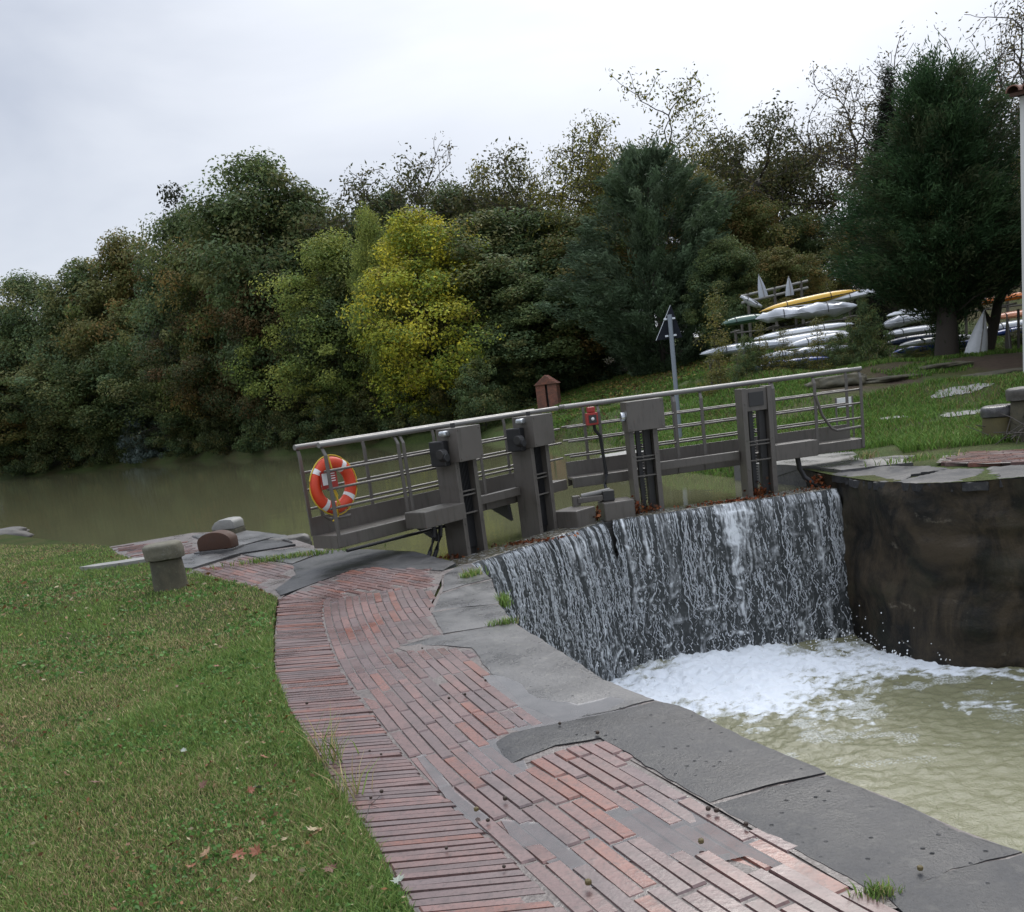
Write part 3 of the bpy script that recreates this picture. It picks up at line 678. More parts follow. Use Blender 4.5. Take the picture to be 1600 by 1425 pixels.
def curtain(org,u,n,L,seed,x0=0.):
    nu,nv=int(L/.009),230
    U,Vv=np.meshgrid(np.linspace(x0,L,nu),np.linspace(0,1,nv)); fu=U.ravel(); fv=Vv.ravel()
    drop=fv*2.08; p=np.stack([fu,drop],1)
    warp=np.stack([fbm(p*np.array([3,1.6]),1,seed+40,3)-.47,np.zeros(len(p))],1)
    wob=np.stack([vnoise(p*np.array([7,11]),1,seed+90)-.5,np.zeros(len(p))],1)
    q=p+warp*.16*np.clip(drop/.8,.25,1)[:,None]+wob*.035*np.clip(drop/.4,.3,1)[:,None]
    strands=ridged(q*np.array([7.5,.4]),1,seed,3)                       # long vertical cords
    web=ridged((p+warp*.5+wob*.08)*np.array([8.5,5.2]),1,seed+20,3)             # looser net lower down
    fine=ridged(q*np.array([24,3.2]),1,seed+30,2)
    k=np.clip((drop-.25)/1.2,0,1)
    h=strands*(1-.55*k)+web*(.25+.5*k)
    mask=np.clip((strands-.66)*1.9,0,1)*(1-.45*k)+np.clip((web-.68)*2.2,0,1)*(.45+.45*k)+np.clip((fine-.55)*1.5,0,1)*(.25+.6*np.clip(1-drop/.5,0,1))
    mask*= .85+.3*(vnoise(p*np.array([3.7,.5]),1,seed+77)-.3)
    mask+= np.clip((drop-1.75)/.33,0,1)*.5
    outw=.02+.30*np.sqrt(np.clip(drop,0,None)/2.08)*np.clip(drop/.06,0,1)**.5
    disp=outw+(h-.55)*.055*np.clip(drop/.1,.15,1)+(fine-.5)*.018
    mask*=np.where(seed<10,np.clip((3.06-fu)/.05,0,1),np.clip((fu-.06)/.05,0,1))
    X=org[0]+u[0]*fu-n[0]*disp; Y=org[1]+u[1]*fu-n[1]*disp; Zz=CREST-drop+.01*np.clip(1-drop/.06,0,1)
    idx=np.arange(nu*nv).reshape(nv,nu); F=np.stack([idx[:-1,:-1],idx[1:,:-1],idx[1:,1:],idx[:-1,1:]],-1).reshape(-1,4)
    # ragged holes where the sheet has broken up
    return np_mesh('waterfall',np.c_[X,Y,Zz],F,col=np.stack([mask]*3,1),uv=np.stack([fu,drop],1),smooth=True)
def cords(org,u,n,L,seed,cnt):
    rr=random.Random(seed); mb=MB(); cl=[L*(i+rr.uniform(-.3,.3))/24 for i in range(25)]
    for k in range(cnt):
        a=rr.random()*L if rr.random()<.22 else (rr.choice(cl)+rr.gauss(0,.022))
        if not .1<a<L-.03: continue
        d=0 if rr.random()<.35 else rr.uniform(0,1.7); ln=rr.uniform(.2,1.5)*(1 if d<.5 else .6); pts=[];rs=[]; e=min(2.06,d+ln); r0=rr.uniform(.0018,.0052); x=a+ (0 if d==0 else rr.gauss(0,.02)); vx=0; ph=rr.uniform(0,9)
        while d<e:
            vx=vx*.5+rr.gauss(0,.0062)*(.5+min(d,1.2)); x+=vx-(x-a)*.08
            o=.028+.30*math.sqrt(d/2.08)+rr.uniform(0,.016)
            pts.append((org[0]+u[0]*x-n[0]*o,org[1]+u[1]*x-n[1]*o,CREST-d)); rs.append(r0*rr.choice((.4,.7,1,1,1.5,2.1))); d+=rr.uniform(.014,.03)
        if len(pts)>3: rs[0]=rs[-1]=.0006; mb.tube(pts,rs,5,False)
    # the net of bridging threads lower down
    for k in range(int(cnt*.35)):
        a=rr.random()*L; d=.25+1.75*rr.random()**.8; s=rr.uniform(.03,.085); pts=[];rs=[]; t0=rr.uniform(0,6.28); sp=rr.uniform(1.0,2.7); m=9
        for i in range(m):
            t=t0+sp*i/(m-1); x=a+math.cos(t)*s*.7+rr.gauss(0,.004); dd=d+math.sin(t)*s*1.15
            if not(0<x<L) : break
            dd=min(max(dd,.02),2.05); o=.026+.30*math.sqrt(dd/2.08)+rr.uniform(0,.012); pts.append((org[0]+u[0]*x-n[0]*o,org[1]+u[1]*x-n[1]*o,CREST-dd)); rs.append(rr.uniform(.0008,.0034))
        if len(pts)>4: rs[0]=rs[-1]=.0006; mb.tube(pts,rs,5,False)
    return mb
m=N('aerated_water'); v=m.coord(); a=m.noise(v,30,4,.6); m.col(m.mix(a,(.50,.54,.57),(.82,.84,.86))); m.set('Roughness',.12); m.set('Specular IOR Level',.8); m.set('Transmission Weight',.25); m.set('IOR',1.33); M_cord=m.m
for (org,u,n,L,sd_,x0) in ((HIN,u1,n1,3.04,3,0.),(MIT,u2,n2,3.1,60,.10)):
    o=link('waterfall',curtain(org,u,n,L,sd_,x0),M_fall); tag(o,kind='structure')
    mb=cords(org,u,n,L,sd_+1,520); tag(mb.build('water_cords',M_cord,smooth=True),kind='stuff')
    # thin film running over the top beam
    p=[org+u*x0+n*.34,org+u*x0-n*.03,org+u*L-n*.03,org+u*L+n*.34]
    v=[];nx=int(L/.02)
    for i in range(nx+1):
        for j in range(14):
            q=org+u*(x0+(L-x0)*i/nx)+n*(-.03+.40*j/13); e=noise.noise(Vector((q[0]*9,q[1]*9,3)))*.008
            v.append((q[0],q[1],CREST+e+.012-(.02 if j==0 else 0)))
    f=[(i*14+j,(i+1)*14+j,(i+1)*14+j+1,i*14+j+1) for i in range(nx) for j in range(13)]
    me=bpy.data.meshes.new('overflow'); me.from_pydata(v,[],f); me.update()
    m=N('overflow_water'); c=m.coord(); a=m.noise(c,16,5,.65,.8); m.col(m.mix(m.ramp(a,[(.5,0),(.72,.75)]),(.09,.08,.055),(.5,.52,.54))); m.set('Roughness',.1); m.set('IOR',1.33); m.bump(a,.5,.02)
    o=link('overflow',me,m.m,smooth=True); tag(o,kind='structure')

# ------------------------------------------------------------------ lock gates with walkway and paddle frames
WF,WR=.72,1.12           # front and rear rail lines, metres upstream of the crest
ZB,ZF,ZT=.20,.335,1.27   # under the beam, walkway floor, handrail
def gate(org,u,L,label):
    r=empty('lock_gate',(org[0],org[1],0),math.atan2(u[1],u[0]),label,'lock gate'); return r
G1=gate(HIN,u1,3.1,'nearer left leaf of the lock gate with a grey steel walkway and two motor boxes')
G2=gate(MIT,u2,3.1,'farther right leaf of the lock gate with a grey walkway, red siren and toothed racks')
def leaf_panel(G,L,x0=0):
    mb=MB(); mb.box(x0,L,.0,.30,-3,CREST-.012)
    for k in range(8): mb.box(x0,L,-.035,-.002,-2.9+k*.33,-2.6+k*.33)
    mb.build('gate_panel',M_greyd,G,.01)
leaf_panel(G1,3.1); leaf_panel(G2,3.1)
def walkway(G,a,b,posts,rear_posts,end):
    MB().box(a,b,WF,WF+.06,ZB,ZF).build('front_beam',M_grey,G,.008)
    MB().box(a,b,WF+.062,WR-.002,ZF-.035,ZF-.006).build('walkway_deck',M_grey,G)
    MB().box(a,b,WR,WR+.012,ZB,ZF+.19).build('kick_board',M_grey,G,.003)
    e=.0
    for n,nm in ((WF,'handrail'),(WR,'handrail')):
        MB().tube([(a-.02 if end=='l' else a,n+.03,ZT),(b+.02 if end=='r' else b,n+.03,ZT)],.029,14).build(nm,M_steel,G,smooth=True)
        for z in (1.0,.815,.615):
            MB().tube([(a,n+.03,z),(b,n+.03,z)],.0135,8).build('rail',M_bar,G,smooth=True)
    for n,ps in ((WF,posts),(WR,rear_posts)):
        for x in ps:
            mb=MB(); y0=n-.012 if n==WF else n+.014
            mb.box(x-.02,x+.02,y0-.008,y0+.010,ZB+.01 if n==WF else ZF,1.16)
            mb.add([(x-.02,y0-.008,1.16),(x+.02,y0-.008,1.16),(x+.02,y0+.010,1.16),(x-.02,y0+.010,1.16),(x-.017,n+.015,1.225),(x+.017,n+.015,1.225),(x+.017,n+.04,1.245),(x-.017,n+.04,1.245)],[(0,1,5,4),(1,2,6,5),(2,3,7,6),(3,0,4,7),(4,5,6,7)])
            mb.build('post',M_bar,G,.004)
    x=a if end=='l' else b
    MB().box(x-.006,x+.006,WF,WR,ZB,ZF).build('end_plate',M_grey,G)
x1e=3.1+WF*math.tan(math.radians(21.3)); 
walkway(G1,-.60,3.1+.25,[-.585,.42,.5,1.72,3.0],[-.585,.3,1.4,2.7],'l')
walkway(G2,-.22,3.87,[.22,1.25,1.62,2.62,3.2,3.855],[.1,1.35,1.75,2.75,3.855],'r')
def frame(G,x,w,n0,dep,kind):
    """one paddle frame: two channel flanges, lintel, gear"""
    z0,z1=CREST-.05,1.0 if kind!='open' else 1.22; t=.055
    f=empty('paddle_frame',(0,0,0)); f.parent=G
    for xx in (x,x+w-t):
        mb=MB(); mb.box(xx,xx+t,n0,n0+dep,z0,z1); [mb.box(xx+t/2-.008,xx+t/2+.008,n0-.02,n0-.0115,z-.008,z+.008) for z in (z0+.15,z0+.42,z0+.8,z1-.2)]; mb.box(xx-.004,xx+t+.004,n0-.012,n0-.001,z0,z1); mb.build('upright',M_grey,f,.006)
    for z in (.52,.475,.27): MB().box(x+t,x+w-t,n0+.01,n0+.045,z,z+.016).build('cross_bar',M_bar,f,.003)
    if kind=='bellows':
        mb=MB(); 
        for k in range(9):
            xx=x+t+.012+k*(w-2*t-.02)/9; mb.box(xx,xx+.011,n0+.055,n0+.08,z0+.5,z1)
        mb.box(x+t+.002,x+w-t-.002,n0+.09,n0+.13,z0+.12,z1); mb.build('bellows',M_black,f,.003)
        MB().box(x+t+.002,x+w-t-.002,n0+.12,n0+.15,z0,z0+.42).build('lower_plate',M_greyd,f)
    else:
        mb=MB(); xx=x+t+.05; mb.box(xx,xx+.055,n0+.08,n0+.14,z0+.02,z1-.02)
        k=z0+.2
        while k<z1-.05: mb.box(xx+.056,xx+.078,n0+.085,n0+.135,k,k+.018); k+=.036
        mb.build('toothed_rack',M_black,f,.003)
        MB().box(x+w-t-.10,x+w-t-.012,n0+.10,n0+.2,z0+.02,z1-.02).build('guide_column',M_greyd,f,.006)
    if kind!='open':
        bw=w+.12 if kind=='rack' else w+.05; bx=x-.03 if kind=='rack' else x-.01
        b=MB().box(bx,bx+bw,n0-.10,n0+.22,z1-.13,z1+.245); [b.box(q-.009,q+.009,n0-.108,n0-.0995,z-.009,z+.009) for q in (bx+.03,bx+bw-.03) for z in (z1-.10,z1+.215)]; b=b.build('gear_box',M_grey,f,.012)
        for q in ((bx+.05,z1-.09),(bx+bw-.05,z1-.09),(bx+.05,z1+.2),(bx+bw-.05,z1+.2)):
            pass
        if kind=='bellows':
            mm=MB().box(x-.11,x-.015,n0+.04,n0+.26,z1-.16,z1+.12).build('motor',M_black,f,.015)
            MB().tube([(x-.20,n0+.02,z1-.02),(x-.115,n0+.02,z1-.02)],.055,14).build('motor_drum',M_greyd,mm,.006)
            MB().tube([(x-.15,n0+.05,z1-.06),(x-.15,n0-.05,z1-.06)],.045,14).build('hand_wheel',M_black,mm,.006)
            MB().box(x-.10,x-.0,n0+.0,n0+.10,z1+.165,z1+.225).build('motor_cap',M_silver,mm,.02)
            MB().box(x+.06,x+.09,n0+.0,n0+.05,z1+.247,z1+.30).build('breather',M_greyd,mm,.006)
        else:
            MB().tube([(bx-.055,n0+.02,z1+.06),(bx-.001,n0+.02,z1+.06)],.062,16).build('hand_wheel',M_silver,b,.006)
    else:
        MB().box(x+t+.001,x+w-t-.001,n0+.02,n0+.07,z1-.30,z1-.01).build('head_plate',M_grey,f,.004)
        MB().box(x+t+.04,x+w-t-.05,n0+.008,n0+.019,z1-.24,z1-.06).build('inspection_cover',M_greyd,f,.004)
    return f
frame(G1,.92,.345,.38,.30,'bellows'); frame(G1,2.25,.345,.38,.30,'bellows')
frame(G2,.50,.37,.30,.26,'rack'); frame(G2,2.03,.40,.30,.26,'open')
# brackets and struts under the frames
for G,xs_ in ((G1,(.78,2.1)),(G2,(.7,2.5))):
    for x in xs_:
        MB().add([(x,.7,-.0),(x,.72,ZB),(x,1.1,ZB),(x+.05,.7,-.0),(x+.05,.72,ZB),(x+.05,1.1,ZB)],[(0,1,2),(5,4,3),(0,3,4,1),(1,4,5,2),(2,5,3,0)]).build('bracket',M_greyd,G)
jb=MB().box(.28,.915,.30,.62,.24,.42).build('junction_box',M_grey,G1,.01)
for k,dx in enumerate((.50,.60)):
    MB().tube([(dx+.05,.46,.24),(dx+.03,.47,.1),(dx-.04,.49,-.05),(dx-.16,.52,-.26),(dx-.3,.55,-.5)],.026,9).build('hose',M_black,G1,smooth=True)
MB().tube([(-.55,.66,.17),(.9,.66,.155)],.018,8).build('conduit',M_black,G1,smooth=True)
MB().box(1.35,2.24,.60,.68,.30,.40).build('side_beam',M_grey,G1,.008)
MB().box(.87,2.02,.50,.58,.30,.41).build('side_beam',M_grey,G2,.008)
MB().box(2.435,3.02,.30,.55,.23,.44).build('junction_box',M_grey,G2,.01)
MB().tube([(2.78,.42,.23),(2.80,.42,.08),(2.86,.40,-.05),(2.98,.35,-.16),(3.1,.3,-.22)],.034,9).build('hose',M_black,G2,smooth=True)
# siren on the right leaf with its conduit
sx=.10; sir=MB().box(sx-.075,sx+.075,.56,.69,1.0,1.16).build('siren',M_red,G2,.012)
MB().box(sx-.05,sx+.05,.575,.675,1.162,1.235).build('beacon',M_red,sir,.015)
MB().box(sx-.05,sx+.05,.548,.559,1.03,1.13).build('horn_mouth',M_greyd,sir); MB().lathe([(.022,0),(.018,.012),(.004,.016)],12).build('horn_tip',M_white,sir).matrix_world
sir.children[-1].matrix_world=Matrix.Translation((0,0,0)); sir.children[-1].location=(sx,.546,1.08); sir.children[-1].rotation_euler=(math.radians(90),0,0)
MB().tube([(sx+.02,.62,1.0),(sx+.03,.63,.93),(sx+.09,.64,.85),(sx+.11,.66,.6),(sx+.13,.66,.33),(sx+.08,.6,.2),(sx+.1,.52,.05),(sx+.06,.4,.0)],.022,9).build('conduit',M_black,G2,smooth=True)
# gate heads meeting at the mitre
MB().box(2.62,3.02,.06,.46,-.22,.02).build('head_block',M_grey,G1,.015)
MB().box(.02,.42,.02,.42,-.215,.03).build('head_block',M_grey,G2,.015)
cl=MB().box(-.28,.06,.18,.32,.05,.12).build('clamp',M_grey,G2,.01); MB().tube([(-.22,.25,.13),(.16,.25,.16)],.035,10).build('ram',M_steel,cl,smooth=True); MB().box(.05,.2,.16,.34,.035,.17).build('ram_housing',M_greyd,cl,.01); MB().box(-.34,-.24,.2,.3,.02,.15).build('ram_foot',M_grey,cl,.008)
# tube loops at both ends (life ring holders)
MB().tube([(3.2,WF-.02,1.0),(3.28,WF-.03,.72),(3.40,WF-.03,.53),(3.48,WF-.02,.49),(3.85,WF,.50)],.019,9).build('holder_loop',M_bar,G2,smooth=True)
MB().tube([(-.59,WF+.1,.98),(-.66,WF+.13,.80),(-.62,WF+.15,.56),(-.54,WF+.15,.50),(-.3,WF+.1,.50)],.019,9).build('holder_loop',M_bar,G1,smooth=True)

# ------------------------------------------------------------------ life ring hanging inside the left end of the walkway
lr_c=HIN+u1*-.43+n1*(WF+.14)
LR=empty('life_ring',(lr_c[0],lr_c[1],.84),math.atan2(u1[1],u1[0]),'orange and white life ring with yellow grab rope hanging inside the walkway end','life ring')
def torus_arc(Rr,rx,rz,a0,a1,n=64,m=16):
    mb=MB(); vs=[];
    for i in range(n+1):
        a=a0+(a1-a0)*i/n
        for k in range(m):
            t=2*math.pi*k/m; rad=Rr+rx*math.cos(t); vs.append((rad*math.cos(a),rz*math.sin(t),rad*math.sin(a)))
    fs=[(i*m+k,i*m+(k+1)%m,(i+1)*m+(k+1)%m,(i+1)*m+k) for i in range(n) for k in range(m)]
    return mb.add(vs,fs)
torus_arc(.232,.066,.05,0,2*math.pi,72).build('ring',M_orange,LR,smooth=True)
for a in (52,142,232,322): torus_arc(.232,.0682,.0522,math.radians(a-6),math.radians(a+6),6).build('white_band',M_white,LR,smooth=True)
mb=MB()
for k in range(4):
    a0=math.radians(52+90*k); pts=[]
    for i in range(9):
        a=a0+math.radians(90)*i/8; rr_=.302+.012*math.sin(math.pi*i/8); pts.append((rr_*math.cos(a),-.01,rr_*math.sin(a)))
    mb.tube(pts,.007,6)
mb.tube([(-.05,-.06,.3),(-.03,-.075,.1),(-.06,-.075,-.05),(-.01,-.07,-.2),(-.05,-.06,-.32),(-.12,-.05,-.36)],.008,6); mb.tube([(-.09,-.06,.28),(-.08,-.07,.05),(-.02,-.07,-.1),(-.06,-.06,-.3)],.007,6)
mb.build('grab_rope',M_yellow,LR,smooth=True)
sg=MB().box(-.21,-.0,-.085,-.078,-.02,.16).build('instruction_plate',M_red,LR)
mb=MB()
for p in [(-.195,-.13,.02,.14),]:
    mb.box(p[0],p[1],-.088,-.0855,p[2],p[3])
mb.build('white_pictogram_panel',M_white,sg)
mb=MB(); 
for z in (.125,.10,.075,.05): mb.box(-.115,-.025,-.088,-.0855,z,z+.009)
mb.build('printed_lines',M_white,sg)
# small brown leaf litter caught on the gate crest
M_litter=leaf_mat('wet_leaf',.15,.4)
def litter(c,n,s,label,seed,sz=.05,hgt=.04):
    r=np.random.default_rng(seed); P=np.array(c)+r.normal(0,1,(n,3))*np.array(s); P[:,2]=c[2]+np.abs(r.normal(0,hgt,n))
    v,f,k=leafquads(P,r.uniform(.6,1.2,n)*sz,r,.65,None); pal_=np.array([(.22,.06,.025),(.13,.045,.02),(.28,.10,.04),(.09,.05,.03)])
    col=np.repeat(pal_[r.integers(0,4,n)]*r.uniform(.6,1.2,(n,1)),4,0)
    o=link('leaf_litter',np_mesh('leaf_litter',v,f,col=col),M_litter); tag(o,label,'leaf litter','wet leaf litter on the gate'); return o
def leafquads(P,size,r,asp=.55,dirs=None,nrm=None):
    """diamond leaves at P, random or given long axes"""
    n=len(P); d=r.normal(0,1,(n,3)) if dirs is None else dirs; d/=np.linalg.norm(d,axis=1)[:,None]+1e-9
    b=np.cross(d,r.normal(0,1,(n,3)) if nrm is None else nrm); b/=np.linalg.norm(b,axis=1)[:,None]+1e-9
    s=np.asarray(size).reshape(-1,1); a=d*s*.5; c=b*s*.5*asp
    mid=P+a*.15
    v=np.stack([P-a,mid+c,P+a,mid-c],1).reshape(-1,3); f=np.arange(n*4).reshape(n,4); return v,f,np.repeat(np.arange(n),4)
def gpt(G,x,n,z): return tuple(G.matrix_basis@Vector((x,n,z)))
litter(gpt(G2,.47,.25,-.19),130,(.05,.05,.01),'reddish brown wet leaves heaped at the foot of the first rack frame',1,.06,.09)
litter(gpt(G2,.68,.30,-.19),70,(.07,.05,.01),'few brown leaves caught between the uprights of the first rack frame',2)
litter(gpt(G2,2.2,.32,-.19),110,(.07,.04,.01),'brown leaves stuck between the uprights of the second rack frame',3,.06,.07)
litter(gpt(G2,1.75,.12,-.19),260,(.28,.05,.01),'long rusty smear of wet leaves lying on the right gate crest',4,.05,.012)
litter(gpt(G2,2.9,.18,-.19),80,(.14,.06,.01),'scattered brown leaves on the crest near the far wall',5,.05,.02)
litter(gpt(G2,3.02,.3,-.14),70,(.06,.06,.02),'clump of dark leaves wedged against the far wall corner',8,.07,.05)
litter(gpt(G1,3.05,.1,-.16),90,(.04,.05,.02),'red brown leaves hanging in the gap between the gate leaves',6,.06,.06)
litter(gpt(G1,.85,.5,-.2),40,(.14,.06,.01),'red leaves floating at the foot of the nearest paddle frame',7,.06,.02)
litter(gpt(G1,1.7,.12,-.19),160,(.22,.05,.01),'brown wet leaves lying on the left gate crest',9,.05,.012)

# ------------------------------------------------------------------ trees
def unit(v): return v/(np.linalg.norm(v,axis=-1,keepdims=True)+1e-9)
def crown_points(r,n,H,rad,prof,lump=.35,seed=0):
    """cluster centres inside an uneven crown: prof(t) gives the relative radius at relative height t"""
    t=r.uniform(0,1,n*3); a=r.uniform(0,2*np.pi,n*3); k=r.uniform(0,1,n*3)**.42
    w=1+lump*(np.sin(a*2+seed)+np.sin(a*3+t*7+seed*2)+np.sin(t*11+a+seed*3))/2
    rr_=prof(t)*rad*k*w; keep=r.random(n*3)<np.clip(prof(t)+.12,0,1); 
    P=np.stack([rr_*np.cos(a),rr_*np.sin(a),t*H],1)[keep][:n]; return P
def limb_mesh(mb,r,P,H,base,trunk_r,n,lean=(0,0)):
    top=np.array([lean[0],lean[1],H*.86]); 
    tp=[np.array([lean[0]*s,lean[1]*s,H*.86*s])+r.normal(0,.012*H,3)*np.array([1,1,0])*(s>0) for s in np.linspace(0,1,8)]
    tp[0][2]=-.3; mb.tube(tp,[trunk_r*(1.25 if i==0 else 1-.11*i) for i in range(8)],8)
    for p in P[r.permutation(len(P))[:n]]:
        s=np.clip((p[2]/(H*.86))*r.uniform(.45,.8),.12,.95); b=np.array([np.interp(s,np.linspace(0,1,8),[q[k] for q in tp]) for k in range(3)])
        m=(b+p)/2+np.array([0,0,-.04*H])*r.uniform(-.3,1)+r.normal(0,.02*H,3)
        q=[b,b*.5+m*.5+r.normal(0,.008*H,3),m,m*.45+p*.55+r.normal(0,.01*H,3),p]; r0=trunk_r*.26*(1-.6*s); mb.tube(q,[r0,r0*.75,r0*.55,r0*.35,r0*.15],5,False)
def colours(r,n,pal,w,rep,P=None,scale=.5,seed=0):
    pal=np.array(pal,float); w=np.array(w,float); w/=w.sum()
    i=r.choice(len(pal),n,p=w); c=pal[i]*r.uniform(.7,1.3,(n,1)); return np.repeat(c,rep,0)
class Proto: pass
def make_broad(seed,H=10,rad=3.4,n=150,per=150,size=.17,spread=.72,pal=((.03,.05,.015),(.045,.065,.02)),w=(1,1),prof=None,base=.12,trunk=.17,limbs=120,lump=.35,asp=.55):
    r=np.random.default_rng(seed)
    prof=prof or (lambda t:np.clip(np.sin(np.clip((t-base)/(1-base),0,1)**.75*np.pi)**.6,0,1))
    P=crown_points(r,n,H,rad,prof,lump,seed); n=len(P)
    sz=r.uniform(.6,1.35,n); ctint=r.integers(0,1<<30,n)
    L=np.repeat(P,per,0); g=r.normal(0,1,L.shape); g/=np.maximum(1,np.linalg.norm(g,axis=1)/1.75)[:,None]; gd=unit(g); g=g*np.array([1,1,.62])*spread*np.repeat(sz,per)[:,None]*.62; L=L+g
    L[:,2]=np.maximum(L[:,2],-.1); m=len(L)
    nr=unit(gd*.5+np.array([0,0,.5])+unit(np.repeat(P-np.array([0,0,H*.45]),per,0))*.5+r.normal(0,.6,(m,3)))   # leaves face out of their bough, towards the light
    d=unit(np.cross(nr,r.normal(0,1,(m,3))))
    v,f,_=leafquads(L,r.uniform(.6,1.3,m)*size,r,asp,d,nr)
    # leaf colour changes from bough to bough
    cl=np.random.default_rng(seed+1).choice(len(pal),n,p=np.array(w)/sum(w)); pal_=np.array(pal)
    ci=np.repeat(cl,per)[:m]; swap=r.random(m)<.3; ci=np.where(swap,r.choice(len(pal),m,p=np.array(w)/sum(w)),ci)
    col=pal_[ci]*r.uniform(.65,1.35,(m,1))*np.repeat(np.random.default_rng(seed+2).uniform(.75,1.25,n),per)[:m,None]
    p=Proto(); p.crown=np_mesh('crown',v,f,col=np.repeat(col,4,0)); p.crown.materials.append(M_leaf)
    mb=MB(); limb_mesh(mb,r,P,H,base,trunk,limbs); p.H=H; p.rad=rad; p.trunk=mb; p.trunk_me=None; return p
def make_conifer(seed,H=10,rad=2.6,n=420,per=110,size=.22,asp=.16,pal=((.02,.035,.018),(.03,.048,.022)),w=(1,1),prof=None,up=.7,trunk=.16,spread=.34,limbs=30,lump=.3):
    r=np.random.default_rng(seed); prof=prof or (lambda t:np.clip((1-t)**.75*1.05*np.clip(t/.12,.25,1),.03,1))
    P=crown_points(r,n,H,rad,prof,lump,seed); n=len(P)
    o=unit(P*np.array([1,1,0])+r.normal(0,.3,P.shape)+np.array([0,0,up*1.2]))
    L=np.repeat(P,per,0); od=np.repeat(o,per,0); s=r.normal(0,.55,(len(L),1)); L=L+od*s*spread*1.6+r.normal(0,1,L.shape)*spread*.42*(1-.45*np.clip(s,-1,1.6))
    L[:,2]=np.maximum(L[:,2],.02); m=len(L); d=unit(od+r.normal(0,.45,(m,3)))
    v,f,_=leafquads(L,r.uniform(.5,1.3,m)*size,r,asp,d)
    cl=r.choice(len(pal),n,p=np.array(w)/sum(w)); ci=np.repeat(cl,per); col=np.array(pal)[ci]*r.uniform(.65,1.35,(m,1))*np.repeat(r.uniform(.72,1.25,n),per)[:,None]
    p=Proto(); p.crown=np_mesh('crown',v,f,col=np.repeat(col,4,0)); p.crown.materials.append(M_leaf)
    mb=MB(); limb_mesh(mb,r,P,H,.05,trunk,limbs); p.H=H; p.rad=rad; p.trunk=mb; p.trunk_me=None; return p
def make_bare(seed,H=12,leaf=5,pal=((.10,.085,.03),(.05,.05,.025),(.14,.11,.035)),w=(1,1,.6),size=.15,spread=1.0):
    """open locust: crooked branching limbs, fine twigs, the last leaflets"""
    r=np.random.default_rng(seed); mb=MB(); tips=[]
    def br(p,d,L,rad,lev):
        m=5; pts=[p]; 
        for i in range(m):
            d=unit(d+r.normal(0,.24 if lev else .07,3)+np.array([0,0,.02 if lev<3 else -.02])); p=p+d*L/m; pts.append(p)
        mb.tube(pts,[max(.013,rad*(1-.45*i/m)) for i in range(m+1)],6 if lev<2 else 3,False)
        if lev>=3: tips.extend([(q,d) for q in pts[1:]])
        if lev==4: return
        k=(5,5,4,4,3)[lev]
        for i in range(k):
            s=pts[-1] if i==0 else pts[r.integers(2,m+1)]
            nd=unit(d*1.0+unit(r.normal(0,1,3)*np.array([1,1,.5]))*(1.05 if lev<2 else 1.0)*spread+np.array([0,0,.10]))
            br(s,nd,L*(r.uniform(.62,.9) if lev==0 else r.uniform(.5,.75)),rad*.55,lev+1)
    br(np.array([0,0,-.3]),np.array([0,0,1.]),H*.40,.19,0)
    T=np.array([t[0] for t in tips]); D=np.array([t[1] for t in tips]); L=np.repeat(T,leaf,0); 
    L=L+r.normal(0,.2,L.shape); m=len(L); d=unit(np.repeat(D,leaf,0)*.4+r.normal(0,.7,(m,3))+np.array([0,0,-.5])); keep=r.random(m)<.42; L=L[keep]; d=d[keep]; m=len(L)
    v,f,_=leafquads(L,r.uniform(.5,1.3,m)*size,r,.42,d); ci=r.choice(len(pal),m,p=np.array(w)/sum(w)); col=np.array(pal)[ci]*r.uniform(.6,1.4,(m,1))
    p=Proto(); p.crown=np_mesh('crown',v,f,col=np.repeat(col,4,0)); p.crown.materials.append(M_leaf); p.H=max(T[:,2]); p.rad=np.percentile(np.abs(T[:,:2]),90); p.trunk=mb; p.trunk_me=None; return p
def plant(p,name,label,cat,x,y,z,h,w,rz=0,group=None,tilt=0):
    r=empty(name,(x,y,z),rz,label,cat,group); r.scale=(w/p.rad,w/p.rad,h/p.H); r.rotation_euler[0]=tilt
    c=bpy.data.objects.new('crown',p.crown); C.objects.link(c); c.parent=r
    if p.trunk_me is None:
        t=p.trunk.build('trunk' if cat=='tree' else 'stem',M_bark,r,smooth=True); p.trunk_me=t.data
    else:
        t=bpy.data.objects.new('trunk' if cat=='tree' else 'stem',p.trunk_me); C.objects.link(t); t.parent=r
    return r
def tree_px(p,name,label,px,Y,top,wpx,rz=0,cat='tree',group=None,zb=None,wide=None):
    if group=='shrubs along the far bank' and px<780: Y=min(shore_Y(px)+1.1,Y+8)
    elif group==G_FAR: Y=max(Y,shore_Y(px)+2.5)
    """px, top, wpx: centre, top and half width as seen in the photo, Y: distance"""
    v=at(px,top,Y); x=v.x; zb=hill_z(x,Y) if zb is None else zb
    if p in P_open: wpx=(v.z-zb)*p.rad/p.H*1500/Y*(wide or 1.)
    # lean of the picture: the foot stands to the right of the top
    return plant(p,name,label,cat,v.x,Y,zb-.1,v.z-zb,wpx*Y/1500,rz,group)
DK=((0.082, 0.118, 0.043), (0.117, 0.151, 0.054), (0.157, 0.161, 0.059), (0.096, 0.142, 0.065))
P_dark=[make_broad(1,pal=DK,w=(2,2,1,1.5),n=315,per=250,lump=.5,size=.16),make_broad(2,pal=DK,w=(2,1,1,2),n=304,per=250,rad=3.8,lump=.5,size=.16),make_broad(3,pal=DK,w=(1,2,2,1),n=294,per=250,rad=3.1,lump=.55,size=.16)]
OL=((0.144, 0.145, 0.046), (0.186, 0.154, 0.049), (0.11, 0.138, 0.041), (0.236, 0.162, 0.054))
